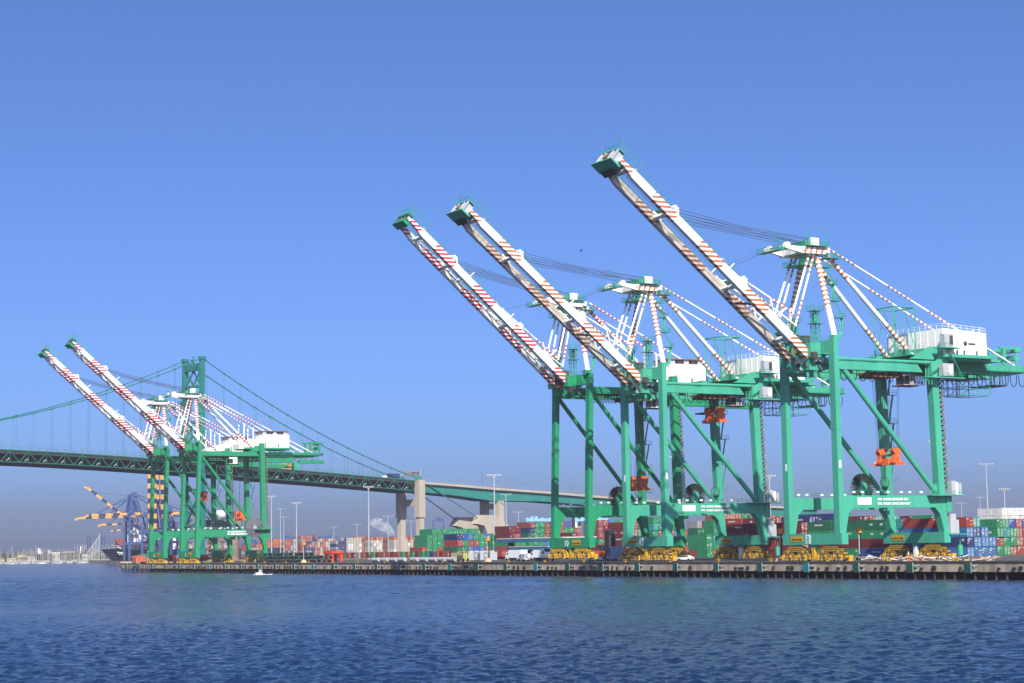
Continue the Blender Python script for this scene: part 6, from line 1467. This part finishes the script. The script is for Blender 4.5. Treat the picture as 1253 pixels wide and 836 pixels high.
# blue gantry cranes with yellow banded booms
BLUED = mat('boom_navy', (0.012, 0.025, 0.085), 0.5)
def blue_crane(px, depth, label, mode, rot=0.0, Lb=54, zg=36.5, tw=2.9, bb=5.4, wb=1.3):
    x, y = gp(px, depth); t = thing('blue_gantry_crane', label, 'crane', (x, y, 2.6), rot, 'blue gantry cranes across the channel')
    for xx in (0, 24):
        for yy in (-8, 8): mb = MB(); mb.box(xx - 0.8, xx + 0.8, yy - 0.8, yy + 0.8, 0.2, zg - 1.2, BLUEC); mb.obj('leg', t)
    mb = MB()
    for yy in (-8, 8): mb.beam((0, yy, 14), (24, yy, 14), 1.4, 2.0, BLUEC); mb.beam((1, yy, 33), (23, yy, 15), 0.9, 0.9, BLUEC)
    for xx in (0, 24): mb.beam((xx, -7, zg - 2), (xx, 7, zg - 2), 1.4, 2.0, BLUEC); mb.beam((xx, -8, 2), (xx, 8, 2), 1.6, 1.8, BLUEC)
    mb.obj('portal', t)
    mb = MB(); mb.box(-2, 50, -3.6, -2.2, zg - 1.1, zg + 1.2, BLUEC); mb.box(-2, 50, 2.2, 3.6, zg - 1.1, zg + 1.2, BLUEC)
    for k in range(3): mb.box(4 + k * 14, 10 + k * 14, -3.68, 3.68, zg - 0.8, zg + 1.1, YBOOM)
    mb.box(18, 33, -5, 5, zg + 1.3, zg + 6, BLUEC); mb.obj('girder', t)
    mb = MB()
    for yy in (-5, 5):
        mb.tube((0, yy, zg), (3, yy * .5, zg + 16), 0.7, BLUEC, 6); mb.tube((9, yy, zg), (4, yy * .5, zg + 16), 0.55, BLUEC, 6); mb.tube((3, yy * .5, zg + 16), (24, yy, zg + 1), 0.45, BLUEC, 5); mb.tube((3, yy * .5, zg + 16), (46, yy, zg + 1), 0.28, BLUEC, 5)
    mb.box(1.5, 5.5, -3, 3, zg + 15, zg + 17, BLUEC); mb.obj('mast', t)
    a = {'flat': R(180 + 1), 'up': R(180 - 39), 'vertical': R(180 - 83)}[mode]
    d = Vector((math.cos(a), 0, math.sin(a))); base = Vector((-2, 0, zg))
    for yy in (-tw, tw):
        mb = MB(); k = 0; s_ = 0.0
        while s_ < Lb:
            e_ = min(s_ + bb, Lb); mb.beam(base + d * s_ + Vector((0, yy, 0)), base + d * e_ + Vector((0, yy, 0)), wb, 1.7, YBOOM if k % 2 == 0 else BLUED); s_ = e_; k += 1
        mb.beam(base + d * Lb + Vector((0, yy, 0)), base + d * (Lb + 3.5) + Vector((0, yy, -1.5)), 1.3, 1.3, YBOOM); mb.obj('boom_girder', t)
    mb = MB()
    if mode == 'flat': 
        for q in (0.45, 0.85): mb.tube((3, 0, zg + 16), base + d * Lb * q, 0.28, BLUEC, 5)
    else: mb.tube((3, 0, zg + 16), base + d * Lb * 0.85, 0.12, CABLE, 5)
    mb.obj('forestay', t)
    return t
blue_crane(152, 1560, 'blue crane with yellow banded boom raised at a slant', 'up', rot=0.10, Lb=36)
blue_crane(155, 1600, 'blue crane with level boom reaching farthest left, yellow bands', 'flat', rot=0.05, Lb=38)
blue_crane(157, 1500, 'blue crane with level boom just above the longest one', 'flat', rot=0.22, Lb=29)
blue_crane(158, 1980, 'blue crane with the third, shorter level boom', 'flat', rot=0.1, Lb=27)
blue_crane(159, 2450, 'most distant blue crane with only a short level boom showing', 'flat', rot=0.1, Lb=20)
blue_crane(186, 1420, 'blue crane with yellow banded boom standing upright, left of two', 'vertical', rot=R(90), Lb=46, zg=24, tw=1.9, bb=3.7, wb=2.5)
blue_crane(195.5, 1450, 'blue crane with yellow banded boom standing upright, right of two', 'vertical', rot=R(90), Lb=47, zg=24, tw=1.9, bb=3.7, wb=2.5)
blue_crane(232, 2000, 'pale blue distant crane behind the bridge tower', 'up', rot=0.3, Lb=40)
# more far blue yard machines above the distant containers
for i, (px, dp, w_, lab) in enumerate(((378, 2000, 30, 'blue far yard crane left above the salmon containers'), (398, 2000, 26, 'blue far yard crane above the cream containers'), (349, 2050, 18, 'blue far yard crane above the orange containers'), (303, 2050, 14, 'blue far yard crane seen through the green crane legs'), (533, 2300, 14, 'faint blue far gantry between the tall piers and the anchorage'), (690, 1300, 16, 'blue and white yard crane seen inside crane 10'))):
    x, y = gp(px, dp); zt = CAMH + (horiz(px) - (658 if i < 3 else 662 if i == 3 else 636 if i == 4 else 642)) / FPX * dp - 3
    t = thing('yard_crane', lab, 'yard crane', (x, y, 3.0), 0.0, 'blue rubber tyred yard cranes')
    mb = MB(); mb.box(-w_ / 2, w_ / 2, -1.5, 1.5, zt - 2.5, zt - 0.8, BLUEC); mb.box(-w_ / 2, w_ / 2, 4, 6, zt - 2.5, zt - 0.8, BLUEC); mb.box(-3, 3, 0, 4, zt - 0.8, zt + 2.2, BLUEC); mb.box(w_ / 4, w_ / 4 + 3, 0, 4, zt - 0.8, zt + 1, BLUEC); mb.obj('girder', t)
    for xx in (-w_ / 2, w_ / 2 - 1.5): mb = MB(); mb.box(xx, xx + 1.5, -1.5, 6, 0, zt - 2.503, BLUEC); mb.obj('leg', t)
# brown dockside structures beyond the end of the wharf, on their own platform
PLX = [gp(222, 1085), gp(300, 1085), gp(300, 1200), gp(222, 1200)]
mb = MB(); mb.quad([(x, y, 3.0) for x, y in PLX], FARG)
for a, b in zip(PLX, PLX[1:] + PLX[:1]): mb.quad([(a[0], a[1], -1), (b[0], b[1], -1), (b[0], b[1], 2.998), (a[0], a[1], 2.998)], CONCD)
o = mb.obj('dock_platform_ground'); tag(o, None, None, None, 'structure')
BST = mat('brown_stone_steel', (0.26, 0.19, 0.13), 0.8, var=0.3)
x, y = gp(262, 1120)
t = thing('bulk_loader', 'brown dock crane with white round cab and level jib behind the green pair', 'crane', (x, y, 3.0), 0.0)
mb = MB()
for xx in (-5, 5):
    for yy in (-4, 4): mb.beam((xx, yy, 0), (xx * .5, yy * .5, 20), 0.9, 0.9, BST)
for k in range(5): mb.beam((-5, -4, k * 4), (5 - k * .5, -4, k * 4 + 4), 0.5, 0.5, BST); mb.beam((5, -4, k * 4), (-5 + k * .5, -4, k * 4 + 4), 0.5, 0.5, BST)
mb.obj('portal', t)
mb = MB(); mb.box(-3.5, 15, -1.5, 1.5, 21, 23.4, BST); mb.box(-7, -3, -2, 2, 20, 24, DARK); mb.obj('jib', t)
mb = MB(); mb.sphere((2, 0, 26.6), 4.0, WHITE2, 14, 8, 0.8); mb.obj('round_cab', t)
x, y = gp(236, 1140)
t = thing('dock_tower', 'brown steel and stone tower with red cabin beside the bridge tower leg', 'tower', (x, y, 3.0), 0.0)
mb = MB()
for xx in (-4.5, 4.5):
    for yy in (-3, 3): mb.beam((xx, yy, 0), (xx, yy, 30), 1.2, 1.2, BST)
for k in range(7): mb.beam((-4.5, -3, k * 4.2), (4.5, -3, k * 4.2 + 4.2), 0.6, 0.6, BST); mb.box(-5, 5, -3.5, 3.5, k * 4.5 + 3, k * 4.5 + 3.6, BST)
mb.obj('frame', t); mb = MB(); mb.box(-7.5, -3, -3.8, 2, 20, 25.5, CMAT['red']); mb.obj('cabin', t)
x, y = gp(284, 1130); simple = thing('storage_silo', 'concrete stub column with pale top behind the green pair', 'silo', (x, y, 3.0))
mb = MB(); mb.tube((0, 0, 0), (0, 0, 13), 3.2, BST, 14); mb.tube((0, 0, 13), (0, 0, 14.2), 3.5, CONC, 14); mb.obj('shell', simple)

# small motor boat with its wake
bp_ = Vector((678 * (316 - 626.5) / FPX, 678, 0))
t = thing('motor_boat', 'small white cabin boat crossing in front of the far green cranes', 'boat', bp_, R(10)); t.scale = (0.52, 0.52, 0.6)
mb = MB(); mb.hexa([(-2.2, -0.7, -0.1), (1.6, -0.7, -0.1), (1.6, 0.7, -0.1), (-2.2, 0.7, -0.1), (-3.2, -0.2, 1.2), (1.9, -1.1, 0.9), (1.9, 1.1, 0.9), (-3.2, 0.2, 1.2)], WHITE2); mb.obj('hull', t)
mb = MB(); mb.prism([(-1.3, 1.0), (1.0, 0.95), (1.1, 2.5), (-0.7, 2.5)], -0.8, 0.8, WHITE2); mb.box(-0.75, 0.9, -0.82, 0.82, 1.7, 2.25, GLASS); mb.obj('cabin', t)
mb = MB(); mb.box(-0.9, 1.8, -1.0, 1.0, 2.6, 2.7, WHITE2); mb.tube((0.2, 0, 2.7), (0.2, 0, 4.0), 0.06, WHITE2, 4); mb.tube((1.4, 0.9, 1), (1.4, .9, 2.6), 0.05, WHITE2, 4); mb.obj('canopy', t)
WK = mat('foam', (0.75, 0.80, 0.82), 0.8)
mb = MB(); rs = random.Random(2)
for k in range(40):
    s_ = rs.uniform(-2.2, 4.5); wd = 0.5 + max(0, s_) * 0.12; yy = rs.uniform(-wd, wd); x, y = bp_.x + s_, bp_.y + yy * 1.6 - 0.2
    a_ = rs.uniform(0.12, 0.4) * (1 if s_ < 4 else 0.6); mb.box(x - a_, x + a_, y - a_ * .5, y + a_ * .5, 0.005, 0.05 + rs.uniform(0, 0.12), WK)
o = mb.obj('wake'); tag(o, 'thin white foam trailing the small boat', 'foam', None, 'stuff')
# a gull in the sky
P = Vector((330 * (713.5 - 626.5) / FPX, 330, CAMH + (horiz(713) - 305) / FPX * 330 * 1.0))
t = thing('gull', 'single dark gull gliding in the sky above crane 9', 'bird', P, 0.3)
mb = MB(); mb.sphere((0, 0, 0), 0.12, DARK, 8, 5, 0.8); mb.v = [(x * 2.4, y, z) for x, y, z in mb.v]
mb.hexa([(-.15, 0, 0), (.15, 0, 0), (.05, .55, .12), (-.12, .55, .12), (-.15, 0, .03), (.15, 0, .03), (.05, .55, .15), (-.12, .55, .15)], DARK); mb.hexa([(-.15, 0, 0), (.15, 0, 0), (.05, -.55, .12), (-.12, -.55, .12), (-.15, 0, .03), (.15, 0, .03), (.05, -.55, .15), (-.12, -.55, .15)], DARK); mb.obj('body', t)
# steam plume
x, y = gp(468, 2050)
zc = CAMH + (horiz(468) - 648) / FPX * 2050
sm = bpy.data.materials.new('steam'); sm.use_nodes = True; nt = sm.node_tree
for n_ in list(nt.nodes):
    if n_.type == 'BSDF_PRINCIPLED': nt.nodes.remove(n_)
out = [n_ for n_ in nt.nodes if n_.type == 'OUTPUT_MATERIAL'][0]
pv = nt.nodes.new('ShaderNodeVolumePrincipled'); pv.inputs['Color'].default_value = (1, 1, 1, 1); pv.inputs['Anisotropy'].default_value = -0.6
tc = nt.nodes.new('ShaderNodeTexCoord'); nz = nt.nodes.new('ShaderNodeTexNoise'); nz.inputs['Scale'].default_value = 0.16; nz.inputs['Detail'].default_value = 4
nt.links.new(tc.outputs['Object'], nz.inputs[0]); mr = nt.nodes.new('ShaderNodeMapRange'); mr.inputs[1].default_value = 0.40; mr.inputs[2].default_value = 0.62; mr.inputs[3].default_value = 0; mr.inputs[4].default_value = 0.10
nt.links.new(nz.outputs[0], mr.inputs[0]); nt.links.new(mr.outputs[0], pv.inputs['Density']); nt.links.new(pv.outputs[0], out.inputs['Volume'])
mb = MB(); pts = [(12, -9, 2.5), (6, -1, 4.5), (-3, 5, 6.5), (-12, 7, 6)]
for (a, c, r_) in pts[:0]: pass
ring = 12; base = 0
secs = [(11, -11, 1.6), (9, -6, 3.0), (4, 0, 4.6), (-3, 4.5, 5.8), (-10, 7.5, 5.4), (-16, 8.5, 2.5)]
for (a, c, r_) in secs:
    for i in range(ring):
        q = 2 * math.pi * i / ring; mb.v.append((a + 0.5 * r_ * math.cos(q), r_ * math.sin(q), c + r_ * math.cos(q)))
for j in range(len(secs) - 1):
    for i in range(ring): a = j * ring + i; b = j * ring + (i + 1) % ring; mb.f.append((a, b, b + ring, a + ring)); mb.m.append(0)
mb.f.append(tuple(range(ring))[::-1]); mb.m.append(0); mb.f.append(tuple(range((len(secs) - 1) * ring, len(secs) * ring))); mb.m.append(0)
mb.mats = [sm]; o = mb.obj('steam_plume'); o.location = (x, y, zc); tag(o, 'white steam plume drifting up left of the tall bridge piers', 'steam', None, 'stuff')

# ------------------------------------------------------------------ haze
hm = bpy.data.materials.new('haze_air'); hm.use_nodes = True; nt = hm.node_tree
for n_ in list(nt.nodes):
    if n_.type == 'BSDF_PRINCIPLED': nt.nodes.remove(n_)
out = [n_ for n_ in nt.nodes if n_.type == 'OUTPUT_MATERIAL'][0]
pv = nt.nodes.new('ShaderNodeVolumePrincipled'); pv.inputs['Color'].default_value = (1.0, 0.88, 0.84, 1); pv.inputs['Density'].default_value = HAZE_D = 1.65e-4; pv.inputs['Anisotropy'].default_value = 0.45
nt.links.new(pv.outputs[0], out.inputs['Volume'])
mb = MB(); mb.box(-6700, 6700, -6700, 6700, -3, 150, hm); o = mb.obj('haze'); tag(o, None, None, None, 'stuff')
